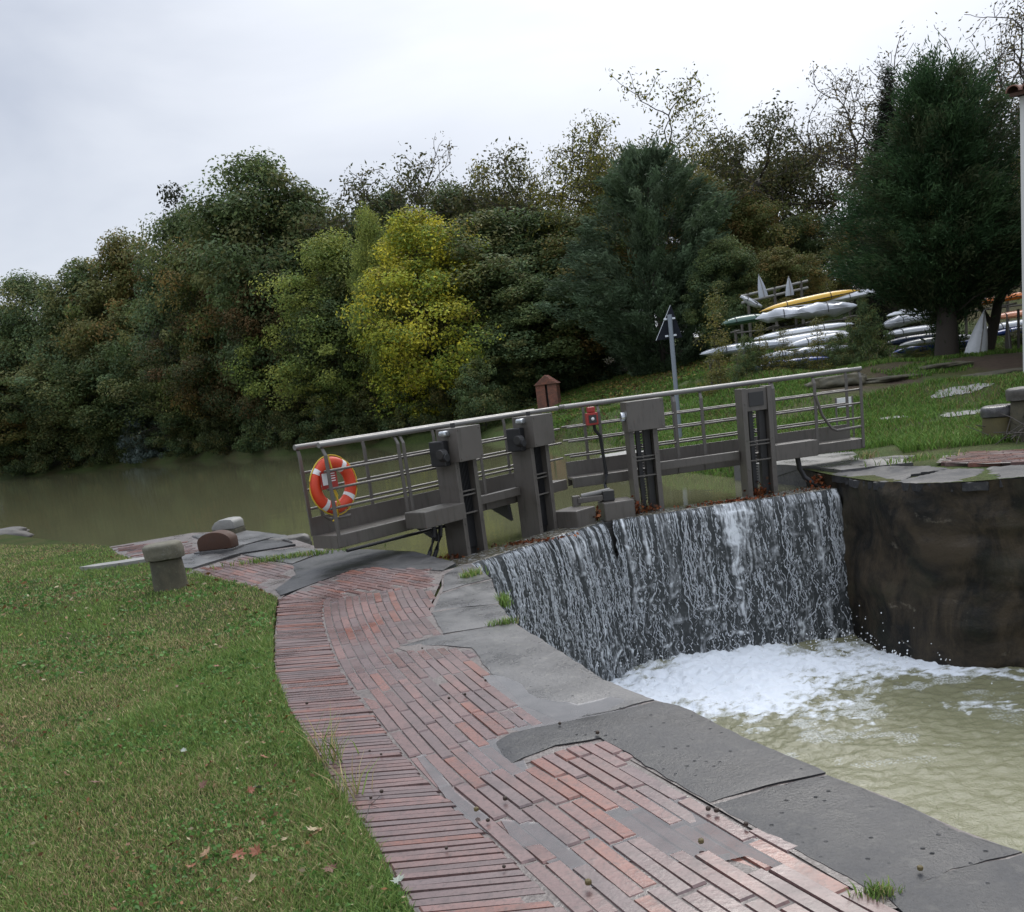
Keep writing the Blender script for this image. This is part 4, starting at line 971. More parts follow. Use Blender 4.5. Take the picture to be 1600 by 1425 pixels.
P_olive=[make_broad(11,pal=OL,w=(2,1.5,2,.6),n=294,per=250,lump=.5,size=.16),make_broad(12,pal=OL,w=(1.5,1,2.5,.8),n=294,per=250,rad=3.9,lump=.5,size=.16)]
P_brown=make_broad(13,pal=((.115,.085,.035),(.145,.09,.04),(.09,.09,.035),(.06,.08,.033)),w=(1,1,1.6,1.6),n=283,per=250,lump=.5,size=.16)
P_light=make_broad(21,pal=((.24,.28,.07),(.17,.23,.06),(.30,.32,.07)),w=(1.2,1.3,.9),n=320,per=190,rad=3.6,size=.14,lump=.75,spread=.66)
P_yel=make_broad(31,pal=((.44,.41,.045),(.31,.34,.045),(.17,.23,.04),(.55,.48,.05),(.22,.18,.05)),w=(1.7,1.7,1.5,.7,.4),n=460,per=120,rad=3.6,size=.145,lump=.5,base=.06,limbs=140,spread=.62)
P_spiky=make_broad(41,pal=((.03,.036,.02),(.042,.045,.026)),w=(1,1),n=130,per=90,rad=3,size=.18,spread=.5,lump=.6,prof=lambda t:np.clip((1.05-t)*1.1,0.05,.9))
P_shrub=[make_broad(51,H=4,rad=2.4,n=110,per=130,pal=DK,w=(1,1,1,2),base=.0,size=.15,spread=.45,trunk=.06,limbs=25,lump=.45,prof=lambda t:np.sqrt(np.clip(1-t**2,0,1))),
         make_broad(52,H=4,rad=2.4,n=110,per=120,pal=((.09,.10,.036),(.07,.095,.033),(.15,.13,.045),(.055,.075,.03)),w=(1,1,.5,1),base=.0,size=.15,spread=.45,trunk=.06,limbs=25,lump=.45,prof=lambda t:np.sqrt(np.clip(1-t**2,0,1)))]
P_grey=make_broad(53,H=4,rad=2,n=90,per=110,pal=((.13,.17,.15),(.09,.13,.10),(.17,.21,.19)),w=(1,1,.5),base=.0,size=.17,spread=.4,trunk=.05,limbs=20,prof=lambda t:np.sqrt(np.clip(1-t**2,0,1)))
P_feath=make_conifer(61,pal=((.08,.12,.066),(.10,.14,.08),(.07,.105,.052)),w=(1.4,1,.8),rad=4.2,n=640,per=150,size=.26,asp=.24,prof=lambda t:np.clip(np.sin(np.clip(t*.80+.2,0,1)*np.pi)**.65,.05,1),up=1.0,lump=.55)
P_cyp=make_conifer(71,H=10,rad=3.5,n=1150,per=170,size=.2,asp=.2,pal=((.036,.072,.03),(.05,.09,.036),(.064,.082,.038)),w=(1.2,1,.7),prof=lambda t:np.where(t<.19,0,np.clip(np.clip((t-.19)/.13,0,1)**.5*(1.03-t)**.46*1.05,.02,1)),up=.9,spread=.42,limbs=60,trunk=.22,lump=.34)
P_spruce=make_conifer(72,pal=((.020,.026,.016),(.035,.034,.02)),w=(1,.7),n=420,per=120,up=.05,rad=2.2,prof=lambda t:np.clip((1-t)*1.05,.03,1))
P_bare=[make_bare(81),make_bare(82,spread=.9),make_bare(83,leaf=7)]
P_thin=[make_bare(84,leaf=22,pal=((.15,.15,.03),(.08,.09,.03),(.22,.19,.035)),w=(1,1.2,.6),size=.17),make_bare(85,leaf=18,pal=((.07,.08,.03),(.10,.09,.035),(.05,.06,.025)),w=(1,1,1),size=.17)]

P_open=P_bare+P_thin
T=tree_px
G_FAR='trees on the far bank'
# far left bank, from the left edge of the view
for i,(px,Y,top,w,p,lab) in enumerate([
 (-40,84,475,106,P_dark[0],'dark tree cut by the left edge above the far waterline'),
 (40,82,432,93,P_dark[1],'dark rounded tree on the far bank, second from the left edge'),
 (120,78,405,93,P_dark[2],'dark green tree on the far bank whose top just clears its left neighbour'),
 (185,73,372,93,P_olive[0],'dull olive tree on the far bank left of the spiky dark one'),
 (262,68,280,95,P_spiky,'dark spiky sparse tree standing up above the far left treeline'),
 (292,66,330,106,P_dark[1],'dense dark tree just right of and below the spiky treetop'),
 (395,60,246,131,P_dark[0],'tallest rounded dark green crown of the left treeline'),
 (335,62,330,100,P_olive[1],'olive tinged crown in front of the tallest rounded tree'),
 (470,60,290,87,P_dark[2],'dark green crown right of the tallest rounded tree'),
 (110,74,520,93,P_dark[2],'lower dark tree overhanging the water at far left'),
 (215,68,470,100,P_dark[0],'middle dark tree leaning over the far waterline'),
 (20,78,560,87,P_olive[0],'low olive tree at the left edge of the far waterline'),
 (340,57,445,87,P_brown,'rusty brown autumn tree above the bank left of the light green one'),
 (290,60,500,81,P_dark[2],'dark tree in the shade behind the pale grey willow shrub'),
 (420,56,400,81,P_brown,'brown and olive tree directly behind the light green tree'),
 (510,64,250,45,P_bare[0],'bare crooked tree on the skyline right of the tallest crown'),
 (560,66,245,40,P_bare[1],'bare forked tree on the skyline above the yellow maple left side'),
 (620,60,275,60,P_thin[1],'thin leafed tree on the skyline above the yellow maple'),
 (600,58,300,100,P_dark[1],'dark tree directly behind the top of the yellow maple'),
 (700,56,290,87,P_dark[2],'dark tree right behind the yellow maple, partly bare on top'),
 (715,60,258,42,P_thin[1],'slim sparse tree on the skyline, left of a taller leafy pair'),
 (762,58,250,42,P_thin[0],'sparse leafy tree on the skyline with pale leaves, left of a pair'),
 (815,57,243,42,P_thin[1],'sparse leafy tree on the skyline with upright twigs, right of a pair'),
 (870,56,285,55,P_thin[0],'yellow green thin tree on the skyline left of the feathery conifer'),
 (545,47,400,93,P_dark[0],'dark tree hidden low behind the yellow maple trunk'),
 (755,49,330,118,P_dark[2],'dark green broadleaf right of the yellow maple'),
 (840,49,335,125,P_dark[1],'broad dark green tree over the brick shrine'),
 (905,48,345,118,P_olive[1],'olive green tree between the shrine tree and the feathery conifer'),
 (800,46,430,106,P_dark[0],'shadowed lower tree behind and left of the brick shrine'),
 (720,47,470,81,P_dark[2],'low shadowed tree just right of the yellow maple trunk')]):
    T(p,'broadleaf_tree',lab,px,Y,top,w,rz=i*1.3,group=G_FAR)
T(P_light,'light_green_tree','light green tree with upswept boughs left of the yellow maple',512,shore_Y(505)+1.5,365,112,.4)
T(P_light,'light_green_tree','paler green crown half hidden behind the yellow maple top',570,49,325,50,2.2)
T(P_yel,'yellow_maple','bright yellow maple over the water in the middle of the far bank',640,shore_Y(634)+1,326,124,.8)
# crowns hanging low over the waterline
for i,(px,Y,top,w,p,lab) in enumerate([
 (15,78,640,50,0,'low dark shrub at the waterline by the left edge'),
 (85,75,625,50,1,'olive shrub at the far waterline, second from the left'),
 (150,72,640,45,0,'dark shrub hanging in the water left of the grey shrub'),
 (285,62,640,45,0,'dark shrub right of the pale grey shrub at the waterline'),
 (345,59,610,45,1,'olive shrub with yellow leaves under the brown tree'),
 (400,57,590,50,0,'dark shrub below the light green tree at the water'),
 (455,54,600,45,1,'green shrub at the waterline left of the walkway end'),
 (515,51,595,50,0,'dark shrub at the waterline behind the life ring'),
 (575,49,590,50,1,'olive shrub over the water under the yellow maple'),
 (630,47,600,45,0,'dark shrub over the water under the yellow maple'),
 (690,45,585,45,1,'shrub at the water right of the maple trunk'),
 (745,46,560,50,0,'dark thicket left of the brick shrine'),
 (805,45,540,50,0,'dark thicket directly behind the brick shrine'),
 (905,47,520,55,1,'olive thicket on the leafy slope right of the shrine'),
 (870,47,470,70,0,'tall dark thicket above the leafy slope')]):
    T(P_shrub[p],'waterside_shrub',lab,px,Y,top,w,rz=i*.9,cat='shrub',group='shrubs along the far bank')
T(P_grey,'willow_shrub','pale grey green willow shrub at the far waterline',212,shore_Y(212)+.6,625,38,cat='shrub')
# behind the kayak ground
T(P_feath,'feathery_conifer','broad grey green feathery conifer behind the road sign',1005,42,228,128,.3)
for i,(px,Y,top,w,p,lab) in enumerate([
 (985,50,172,60,P_thin[0],'tall sparse locust with yellow leaves above the feathery conifer'),
 (930,50,235,50,P_thin[0],'thin yellow green locust left of the feathery conifer top'),
 (1050,52,195,50,P_thin[0],'sparse yellow leafed locust just right of the feathery conifer top'),
 (1115,48,175,65,P_thin[1],'tall sparse locust with dull leaves in the middle of the skyline'),
 (1195,47,188,60,P_thin[1],'sparse locust left of the bare tall trees'),
 (1095,44,270,75,P_olive[0],'olive broadleaf tree behind the kayaks on the left'),
 (1170,43,300,75,P_olive[1],'olive broadleaf tree behind the yellow kayak'),
 (1250,43,335,65,P_dark[1],'dark broadleaf tree between the kayak rack and the cypress'),
 (1215,38,385,60,P_olive[0],'low olive tree directly behind the kayak rack'),
 (1130,38,370,55,P_dark[0],'dark low tree right of the feathery conifer'),
 (1290,46,125,60,P_bare[0],'bare locust with curling twigs left of the cypress'),
 (1355,44,70,65,P_bare[2],'tall bare locust rising behind the spruce top'),
 (1440,42,28,65,P_bare[1],'tall bare locust rising behind the cypress top'),
 (1560,38,-30,75,P_bare[2],'tallest bare locust leaning over the house corner'),
 (1620,44,40,70,P_bare[0],'bare locust behind the house at the right edge'),
 (1500,40,210,80,P_dark[2],'dark broadleaf tree behind the cypress on the right'),
 (1600,38,230,80,P_olive[1],'olive tree behind the white house corner'),
 (1380,40,300,70,P_olive[0],'olive tree behind the cypress on the left')]):
    T(p,'broadleaf_tree',lab,px,Y,top,w,rz=i*1.7+.5,group='trees behind the kayak ground')
T(P_spruce,'spruce','dark narrow spruce whose tip shows left of the cypress',1385,31,98,62)
T(P_cyp,'cypress','big dark green cypress towering over the kayaks at right',1466,23.5,104,146,.6)
for i,(px,Y,top,w,p,lab) in enumerate([
 (1163,23.2,520,24,P_shrub[0],'dark leafy shrub in front of the silver kayak'),
 (1245,23.5,540,28,P_shrub[1],'olive shrub in front of the blue kayak'),
 (1205,23.6,545,22,P_shrub[1],'small thin shrub between the dark and olive shrubs'),
 (1312,23,515,30,P_shrub[0],'dark bush joined to the left foot of the cypress'),
 (1350,22.8,462,34,P_shrub[0],'dark bush under the left boughs of the cypress'),
 (1415,23,535,22,P_shrub[0],'low bush in front of the dark blue tarp'),
 (1600,24.5,500,30,P_shrub[1],'bush beside the house wall')]):
    T(p,'shrub',lab,px,Y,top,w,rz=i*1.1,cat='shrub',group='shrubs before the kayaks')
P_sap=make_broad(91,H=5,rad=1.1,n=70,per=34,pal=((.16,.15,.04),(.10,.11,.035),(.2,.17,.05)),w=(1,1,.5),base=.05,size=.13,spread=.4,trunk=.04,limbs=30,prof=lambda t:np.clip(1.1-t,.1,.8))
T(P_sap,'sapling','slender yellowing sapling between the road sign and the kayaks',1113,25.5,452,34,cat='tree')
T(P_sap,'sapling','low thin yellowish plant at the foot of the silver kayak bow',1118,23.5,545,22,1.5,cat='plant')
for i,(px,Y,top,w,lab) in enumerate([(1185,23.3,500,22,'thin twiggy shrub in front of the silver kayak middle'),(1222,23.1,508,24,'sparse shrub before the white kayaks, right of the thin twiggy one'),(1275,23,490,26,'loose olive shrub reaching up to the tarped boat'),(1440,22.6,528,20,'sparse weed like shrub before the white hulls left of the trunk'),(1150,24,545,18,'sparse low shrub under the silver bow')]):
    T(P_sap,'twiggy_shrub',lab,px,Y,top,w,rz=i*1.3,cat='shrub',group='twiggy shrubs before the kayaks')
# cypress side stems, one leaning right of the trunk
for (px0,py0,px1,py1,Y,lab) in ((1478,560,1470,380,23.0,'dark thick trunk of a conifer left of the leaning hull'),(1538,552,1575,400,23.5,'leaning dark trunk right of the leaning white hull')):
    a=at(px0,py0,Y); b=at(px1,py1,Y+.4); r=empty('trunk_tree',(a.x,a.y,a.z),0,lab,'tree')
    mb=MB(); q=[Vector((0,0,-.3)),(b-a)*.35+Vector((.06,0,0)),(b-a)*.7,(b-a)]; mb.tube(q,[.30 if px0<1500 else .15,.22 if px0<1500 else .12,.16 if px0<1500 else .09,.05],9)
    if px0>1500:
        mb.tube([(b-a)*.45,(b-a)*.6+Vector((.4,0,.35)),(b-a)*.7+Vector((.9,0,.9))],[.07,.05,.02],6); mb.tube([(b-a)*.3,(b-a)*.5+Vector((-.5,.1,.3)),(b-a)*.6+Vector((-.8,.1,.9))],[.07,.045,.02],6)
    mb.build('trunk',M_bark,r,smooth=True)
    cr=bpy.data.objects.new('crown',P_shrub[0].crown); C.objects.link(cr); cr.parent=r; cr.location=(b-a)*.95; cr.scale=(.42,.42,.38)

# ------------------------------------------------------------------ kayak ground
def hull(p0,p1,rad,kind,mat,name,label,cat='kayak',group=None,deckm=None):
    """a pointed hull between two points, lying keel up or on its keel"""
    a,b=Vector(p0),Vector(p1); L=(b-a).length; r=empty(name,((a+b)/2),0,label,cat,group)
    d=(b-a).normalized(); s=Vector((0,0,1)).cross(d).normalized(); u=d.cross(s); n=26;k=16; vs=[]
    for i in range(n+1):
        t=i/n*2-1; w=rad*max(.015,(1-abs(t)**3.1)**.85); up=rad*.35*abs(t)**3
        for j in range(k):
            th=2*math.pi*j/k; y=math.cos(th)*w; z=math.sin(th)*w*(.62 if math.sin(th)>0 else .42)
            if math.sin(th)>0: z=z*(1+.12*abs(math.cos(th)))
            if kind=='up': z=-z+up
            vs.append(d*(t*L/2)+s*y+u*z)
    fs=[(i*k+j,i*k+(j+1)%k,(i+1)*k+(j+1)%k,(i+1)*k+j) for i in range(n) for j in range(k)]+[tuple(range(k)),tuple(range(n*k,(n+1)*k))]
    if mat in (Mk['tarp'],): vs=[v+u*noise.fractal(v*2.2+a,1,2,3)*rad*.35+s*noise.noise(v*3+b)*rad*.15 for v in vs]
    mb=MB(); mb.add(vs,fs); h=mb.build('hull',mat,r,smooth=True)
    for tt in (-.45,.4):
        w_=rad*(1-abs(tt)**3.1)**.85+.006; MB().tube([d*(tt*L/2)+s*(math.cos(a_)*w_)+u*(math.sin(a_)*w_*.66) for a_ in np.linspace(-.3,math.pi+.3,12)],.012,5).build('strap',M_black,r)
    # keel line and rim
    q=[d*(t*L/2)+u*(rad*.62*max(.02,(1-abs(t)**3.1)**.85)+.006) for t in np.linspace(-.96,.96,16)]
    MB().tube(q,.014,5).build('keel_strip',deckm or mat,r,smooth=True)
    for sgn in (-1,1):
        q=[d*(t*L/2)+s*(sgn*rad*max(.02,(1-abs(t)**3.1)**.85)*1.0) for t in np.linspace(-.97,.97,16)]
        MB().tube(q,.012,5).build('rim',deckm or mat,r,smooth=True)
    return r
Mk={k:paint('hull_'+k,c,.32,0,.12,2.5,.05) for k,c in dict(yellow=(.62,.36,.015),orange=(.60,.17,.02),white=(.62,.64,.66),silver=(.42,.45,.49),blue=(.02,.06,.25),navy=(.03,.04,.065),green=(.05,.11,.08),salmon=(.6,.26,.15),tarp=(.45,.47,.5)).items()}
KG='kayaks stored under the cypress'
def kp(x0,y0,Y0,x1,y1,Y1,w,kind,mat,label,cat='kayak'):
    a=at(x0,y0,Y0); b=at(x1,y1,Y1); return hull(a,b,w*((Y0+Y1)/2)/1500/2*1.5,kind,Mk[mat],'kayak' if cat=='kayak' else 'covered_boat',label,cat,KG,M_black if mat in('yellow','orange') else None)
kp(1186,488,31,1345,454,30.5,17,'down','yellow','yellow kayak lying keel up on the rack')
kp(1205,483,31.8,1330,458,31.5,9,'down','orange','thin orange hull edge behind the yellow kayak')
kp(1127,507,29,1200,495,29.2,15,'down','green','green hull poking out left of the pale tarp')
kp(1180,499,28.7,1340,478,28.2,24,'down','tarp','boat under a pale grey tarp below the yellow kayak','boat')
kp(1176,531,27,1335,506,26.5,13,'down','white','slim white kayak between the tarp and the lower white pair')
kp(1172,546,26.2,1330,520,25.8,20,'down','white','broad white kayak above the silver one')
kp(1093,554,25.6,1240,535,25.5,17,'down','silver','silver white kayak whose bow reaches furthest left')
kp(1230,541,25.3,1340,522,25.2,16,'down','white','white kayak right of the silver bow behind the olive shrub')
kp(1170,578,24.4,1300,560,24.3,15,'down','blue','blue kayak lowest on the left behind the shrubs')
kp(1395,551,25,1545,534,25,18,'down','blue','blue kayak lowest on the right beside the leaning hull')
kp(1380,538,25.6,1500,523,25.6,17,'down','navy','dark navy hull above the right blue kayak')
kp(1380,525,26.4,1480,511,26.4,14,'down','white','white kayak behind the cypress trunk')
kp(1378,508,27.2,1480,490,27.2,20,'down','tarp','boat under a white tarp seen between cypress boughs','boat')
kp(1500,479,28,1640,455,27.5,13,'down','orange','orange kayak at the right edge of the rack')
kp(1500,463,29.5,1590,449,29.5,10,'down','silver','pale grey kayak above the orange one')
kp(1518,446,30,1660,424,29.5,17,'down','white','white kayak high on the right rack')
kp(1488,437,30.8,1548,428,30.8,9,'down','yellow','short yellow bow at the top of the right rack')
kp(1540,499,26.8,1650,484,26.5,12,'down','salmon','salmon coloured kayak beside the house')
kp(1530,518,26.2,1650,500,26,16,'down','white','white kayak lying under the salmon one')
kp(1290,472,30.6,1420,446,30.4,14,'down','white','white kayak end to end with the yellow one, under the cypress')
kp(1185,560,25,1330,542,24.9,15,'down','tarp','pale tarp covered boat between the silver and blue kayaks','boat')
kp(1385,494,28.4,1500,476,28.2,13,'down','white','white kayak on the rack behind the cypress stem')
kp(1405,540,24.6,1530,526,24.7,14,'down','white','white kayak just above the lowest blue one at right')
kp(1545,524,25.4,1660,508,25.3,14,'down','blue','blue kayak beside the house below the white one')
# racks: posts and bars
M_wood=paint('weathered_wood',(.11,.10,.085),.8,0,.35,6,.5)
def rack(px0,px1,ybase,Y,rows,label,legs=3):
    a=at(px0,ybase,Y); b=at(px1,ybase,Y); r=empty('boat_rack',((a.x+b.x)/2,Y,0),0,label,'rack')
    for i in range(legs):
        x=a.x+(b.x-a.x)*i/(legs-1)-(a.x+b.x)/2; z=hill_z(x+(a.x+b.x)/2,Y)
        MB().tube([(x,0,z-.2),(x,0,rows[-1]+.05)],.04,6).build('post',M_wood,r)
        for z2 in rows: MB().tube([(x,-.45,z2),(x,.5,z2)],.03,6).build('cross_bar',M_wood,r)
    for z2 in rows: MB().tube([(a.x-(a.x+b.x)/2,.1,z2-.05),(b.x-(a.x+b.x)/2,.1,z2-.05)],.03,6).build('long_bar',M_wood,r)
def zat(x,y,Y): return at(x,y,Y).z
rack(1160,1330,520,31.2,[zat(1250,490,31.2)-.0],'wooden rack carrying the yellow kayak')
rack(1150,1330,530,28.6,[zat(1250,505,28.6)],'wooden rack under the tarped boat',4)
rack(1110,1330,565,25.7,[zat(1220,550,25.7)],'low wooden rack under the white kayaks',4)
rack(1390,1530,560,25.2,[zat(1460,548,25.2)],'low wooden rack under the right blue kayak')
rack(1510,1640,520,28.2,[zat(1560,478,28.2),zat(1560,450,28.6)],'two tier rack holding the orange and white kayaks')
# empty rack with two upright boat ends
a=at(1158,463,34); b=at(1262,439,34); r=empty('boat_rack',((a+b)/2),0,'empty rail rack with two pale bars above the yellow kayak','rack')
for dz in (0,-.22): MB().tube([a-(a+b)/2+Vector((0,0,dz)),b-(a+b)/2+Vector((0,0,dz))],.045,7).build('bar',M_conc,r,smooth=True)
for t in (.1,.5,.9): 
    p=(a-(a+b)/2).lerp(b-(a+b)/2,t); MB().tube([p+Vector((0,0,.05)),p+Vector((0,0,-1.4))],.05,6).build('post',M_wood,r)
def bow(px0,py0,px1,py1,w,Y,label,mat,name='upright_bow',open_=False):
    """the pointed end of a boat standing on its cut end"""
    a=at(px0,py0,Y); b=at(px1,py1,Y); H=(b-a).length; r=empty(name,a,0,label,'boat hull'); d=(b-a).normalized(); s=d.cross(Vector((0,1,0))).normalized(); n=s.cross(d)
    W=w*Y/1500/2; vs=[];k=11;m=14
    for lay in (0,1):
        for i in range(m+1):
            t=i/m; ww=W*max(.02,(1-t**1.7)); 
            for j in range(k):
                th=math.pi*(j/(k-1)); e=1 if lay==0 else .9
                vs.append(d*(t*H)+s*(math.cos(th)*ww*e)-n*(math.sin(th)*ww*.75*e))
    o=(m+1)*k; fs=[(i*k+j,i*k+j+1,(i+1)*k+j+1,(i+1)*k+j) for i in range(m) for j in range(k-1)]+[(o+i*k+j+1,o+i*k+j,o+(i+1)*k+j,o+(i+1)*k+j+1) for i in range(m) for j in range(k-1)]
    fs+=[(i*k+e,(i+1)*k+e,o+(i+1)*k+e,o+i*k+e) for i in range(m) for e in (0,k-1)]+[(j,j+1,o+j+1,o+j) for j in range(k-1)]
    MB().add(vs,fs).build('shell',mat,r,smooth=True)
    MB().tube([d*(t*H)-n*(W*max(.02,(1-t**1.7))*.76) for t in np.linspace(0,.98,10)],.016,5).build('keel_line',M_conc,r,smooth=True); return r
bow(1522,563,1538,484,36,22.6,'white hull standing on end against the dark tree trunk',Mk['white'])
bow(1193,464,1185,428,14,33.6,'grey boat bow standing upright on the left of the empty rack',Mk['silver'])
bow(1234,462,1232,431,13,33.6,'grey boat bow standing upright on the right of the empty rack',Mk['silver'])
bow(1576,552,1573,490,11,22.8,'narrow brown wooden pointed board standing by the house',M_wood,'pointed_board')
a=at(1190,481,33); b=at(1156,464,33); hull(a,b,.17,'up',Mk['tarp'],'canoe','short pale canoe end tilted up left of the yellow kayak','canoe',KG)
for i,(x,y,Y) in enumerate([(1592,556,23),]):
    a=at(x,y,Y); r=MB(); r.tube([(0,0,-.3),(0,0,.95)],.03,6); o=r.build('fence_post',M_wood); o.location=(a.x,a.y,hill_z(a.x,a.y)); tag(o,['thin wooden fence post beside the house wall','thin wooden fence post under the cypress left side'][i],'post')

# ------------------------------------------------------------------ road sign seen from behind
a=at(1063,686,20.5); sp=empty('road_sign',(a.x,a.y,hill_z(a.x,a.y)),0,'grey sign pole with a dark triangular sign seen from behind','road sign')
top=at(1050,491,20.5).z-sp.location.z
MB().tube([(0,0,-.2),(0,0,top)],.048,12).build('pole',paint('zinc_pole',(.24,.27,.31),.4,.4,.15,6,.1),sp,smooth=True)
tri=[(-.30,top-.48),(.24,top-.48),(.06,top+.18)]
mb=MB(); v=[(x,.07,z) for x,z in tri]+[(x,.085,z) for x,z in tri]; mb.add(v,[(0,1,2),(5,4,3),(0,3,4,1),(1,4,5,2),(2,5,3,0)]); pn=mb.build('sign_plate',paint('sign_back',(.012,.014,.022),.7,0,.2,5,.1,.2),sp)
MB().tube([(-.31,.078,top-.48),(.05,.078,top+.19)],.007,6).build('white_edge',M_silver,pn)
for z in (top-.08,top-.42): MB().box(-.12,.12,.05,.07,z-.02,z+.02).build('clamp',M_silver,sp,.004)
# ------------------------------------------------------------------ brick shrine on the slope
a=at(860,645,40); sh=empty('brick_shrine',(a.x,a.y,hill_z(a.x,a.y)-.05),math.radians(-16),'small gabled brick shrine at the edge of the dark trees','shrine')
h=zat(860,600,40)-sh.location.z; w=.43
sb=N('shrine_brick'); v=sb.coord('Object',(1,1,1)); bt=sb.n('ShaderNodeTexBrick'); bt.inputs['Scale'].default_value=6; bt.inputs['Color1'].default_value=(.24,.085,.05,1); bt.inputs['Color2'].default_value=(.15,.06,.04,1); bt.inputs['Mortar'].default_value=(.2,.16,.13,1); bt.inputs['Mortar Size'].default_value=.012
mpx=sb.n('ShaderNodeMapping'); mpx.inputs['Rotation'].default_value=(math.radians(90),0,0); sb.l(v,mpx.inputs[0]); sb.l(mpx.outputs[0],bt.inputs[0]); nn1=sb.noise(v,5,5,.6); sb.col(sb.mix(sb.ramp(nn1,[(.45,0),(.7,.7)]),bt.outputs[0],(.07,.045,.035))); sb.set('Roughness',.85)
mb=MB(); mb.box(-w,-.05,-.3,.35,-.2,h); mb.box(.05,w,-.3,.35,-.2,h); mb.box(-.05,.05,-.1,.35,-.2,h); mb.build('wall',sb.m,sh)
mb=MB(); mb.add([(-w-.07,-.36,h),(w+.07,-.36,h),(0,-.36,h+.38),(-w-.07,.4,h),(w+.07,.4,h),(0,.4,h+.38)],[(0,1,2),(5,4,3),(0,3,4,1),(1,4,5,2),(2,5,3,0)]); mb.build('gable_roof',sb.m,sh,.02)
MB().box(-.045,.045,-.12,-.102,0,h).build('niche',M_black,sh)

# ------------------------------------------------------------------ white house corner at the right edge
a=at(1596,600,19.2); ho=empty('house',(a.x,19.2,hill_z(a.x,19.2)-.2),math.radians(-36),'white plastered house corner with roof tile at the right edge','house')
zt=zat(1590,152,19.2)-ho.location.z
pl_=paint('white_plaster',(.62,.61,.58),.8,0,.08,1.5,.3)
MB().box(.03,6,0,7,-.5,zt).build('wall',pl_,ho)
mb=MB(); mb.add([(-.12,-.18,zt),(6.2,-.18,zt),(6.2,7.2,zt+1.2),(-.12,7.2,zt+1.2),(-.12,-.18,zt+.06),(6.2,-.18,zt+.06),(6.2,7.2,zt+1.26),(-.12,7.2,zt+1.26)],[(0,3,2,1),(4,5,6,7),(0,1,5,4),(1,2,6,5),(2,3,7,6),(3,0,4,7)])
roof=mb.build('roof',M_rust,ho)
Mt=paint('roof_tile',(.22,.11,.08),.8,0,.4,5,.4)
for k in range(14):
    mb=MB(); vs=[];x=-.06+k*.26
    for yy,zz_ in ((-.24,.07),(3.5,.68)):
        for j in range(9):
            t=math.pi*j/8
            for rr_ in (.12,.10): vs.append((x+math.cos(t)*rr_,yy,zt+zz_+math.sin(t)*rr_))
    fs=[]
    for j in range(8): 
        p,q=j*2,(j+1)*2; fs+=[(p,q,q+18,p+18),(p+1,p+19,q+19,q+1),(p,p+1,q+1,q),(p+18,q+18,q+19,p+19)]
    mb.add(vs,fs).build('roof_tile',Mt,roof,smooth=True)

# ------------------------------------------------------------------ bollards and quay furniture
def bollard(px,py,label,mat1,mat2,k=1.,h=.33,hc=.155,r0=.155,rc=.20,z=None,tilt=(0,0)):
    p=gp(px,py,0 if z is None else z); r=empty('bollard',(p.x,p.y,0 if z is None else z),0,label,'bollard'); r.rotation_euler=(tilt[0],tilt[1],0)
    def lathe(prof,seed,amp):
        mb=MB(); mb.lathe(prof,36); mb.v=[tuple(Vector(v)*(1)+Vector((v[0],v[1],0)).normalized()*noise.fractal(Vector(v)*7+Vector((seed,0,0)),1,2,4)*amp+Vector((0,0,noise.noise(Vector(v)*9)*amp*.5))) for v in mb.v]; return mb
    P=[(r0*1.06,-.2),(r0*1.07,0)]+[(r0*(1.06-.09*i/8),h*i/8) for i in range(1,9)]
    lathe(P,3,.006).build('shaft',mat2,r,smooth=True)
    P=[(rc*.80,h+.001),(rc*.96,h+.012)]+[(rc*(1+.02*math.sin(math.pi*i/6)),h+.015+(hc-.04)*i/6) for i in range(7)]+[(rc*.97,h+hc-.012),(rc*.88,h+hc),(rc*.5,h+hc+.008),(.01,h+hc+.01)]
    lathe(P,9,.016).build('cap',mat1,r,smooth=True); return r
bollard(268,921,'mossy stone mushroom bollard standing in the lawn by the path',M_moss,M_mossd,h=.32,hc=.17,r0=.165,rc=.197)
p=gp(1560,690,.03)
bollard(1563,692,'far bollard with grey cap and yellow mossy shaft near the right edge',M_cope2,paint('mossy_yellow',(.10,.085,.035),.8,0,.4,6,.5),z=.04,h=.36,hc=.15,r0=.22,rc=.235)
bollard(1604,684,'taller dark weathered stump at the right edge behind the twigs',M_rock,M_mossd,z=.1,h=.5,hc=.17,r0=.19,rc=.24)
p=gp(337,865,0); r=empty('mooring_shield',(p.x,p.y,.02),math.radians(-9),'rusty half round iron cover standing on the wet quay slab','iron cover')
mb=MB(); prof=[(-.23,0),(-.23,.10)]+[(-.23*math.cos(math.pi*i/14),.10+.125*math.sin(math.pi*i/14)) for i in range(1,14)]+[(.23,.10),(.23,0)]
mb.prism([(x,z) for x,z in prof],Matrix(((1,0,0,0),(0,0,.24,0),(0,1,0,.03),(0,0,0,1)))); mb.build('shell',M_rust,r,.012,smooth=True)
MB().box(-.27,.27,-.05,.29,-.03,.029).build('base_plate',M_cope2,r,.008)
p=gp(352,838,0); r=empty('stone_block',(p.x,p.y,.0),math.radians(-14),'pale rounded stone on a dark base at the pond edge behind the rusty cover','stone')
MB().box(-.19,.19,-.02,.3,-.02,.10).build('base',M_mossd,r,.015)
mb=MB(); prof=[(-.19,0),(-.185,.05),(-.13,.11),(-.05,.145),(.05,.15),(.15,.14),(.185,.10),(.19,0)]
mb.prism(prof,Matrix(((1,0,0,0),(0,0,.32,-.03),(0,1,0,.101),(0,0,0,1)))); mb.build('rounded_top',M_conc,r,.02,smooth=True)
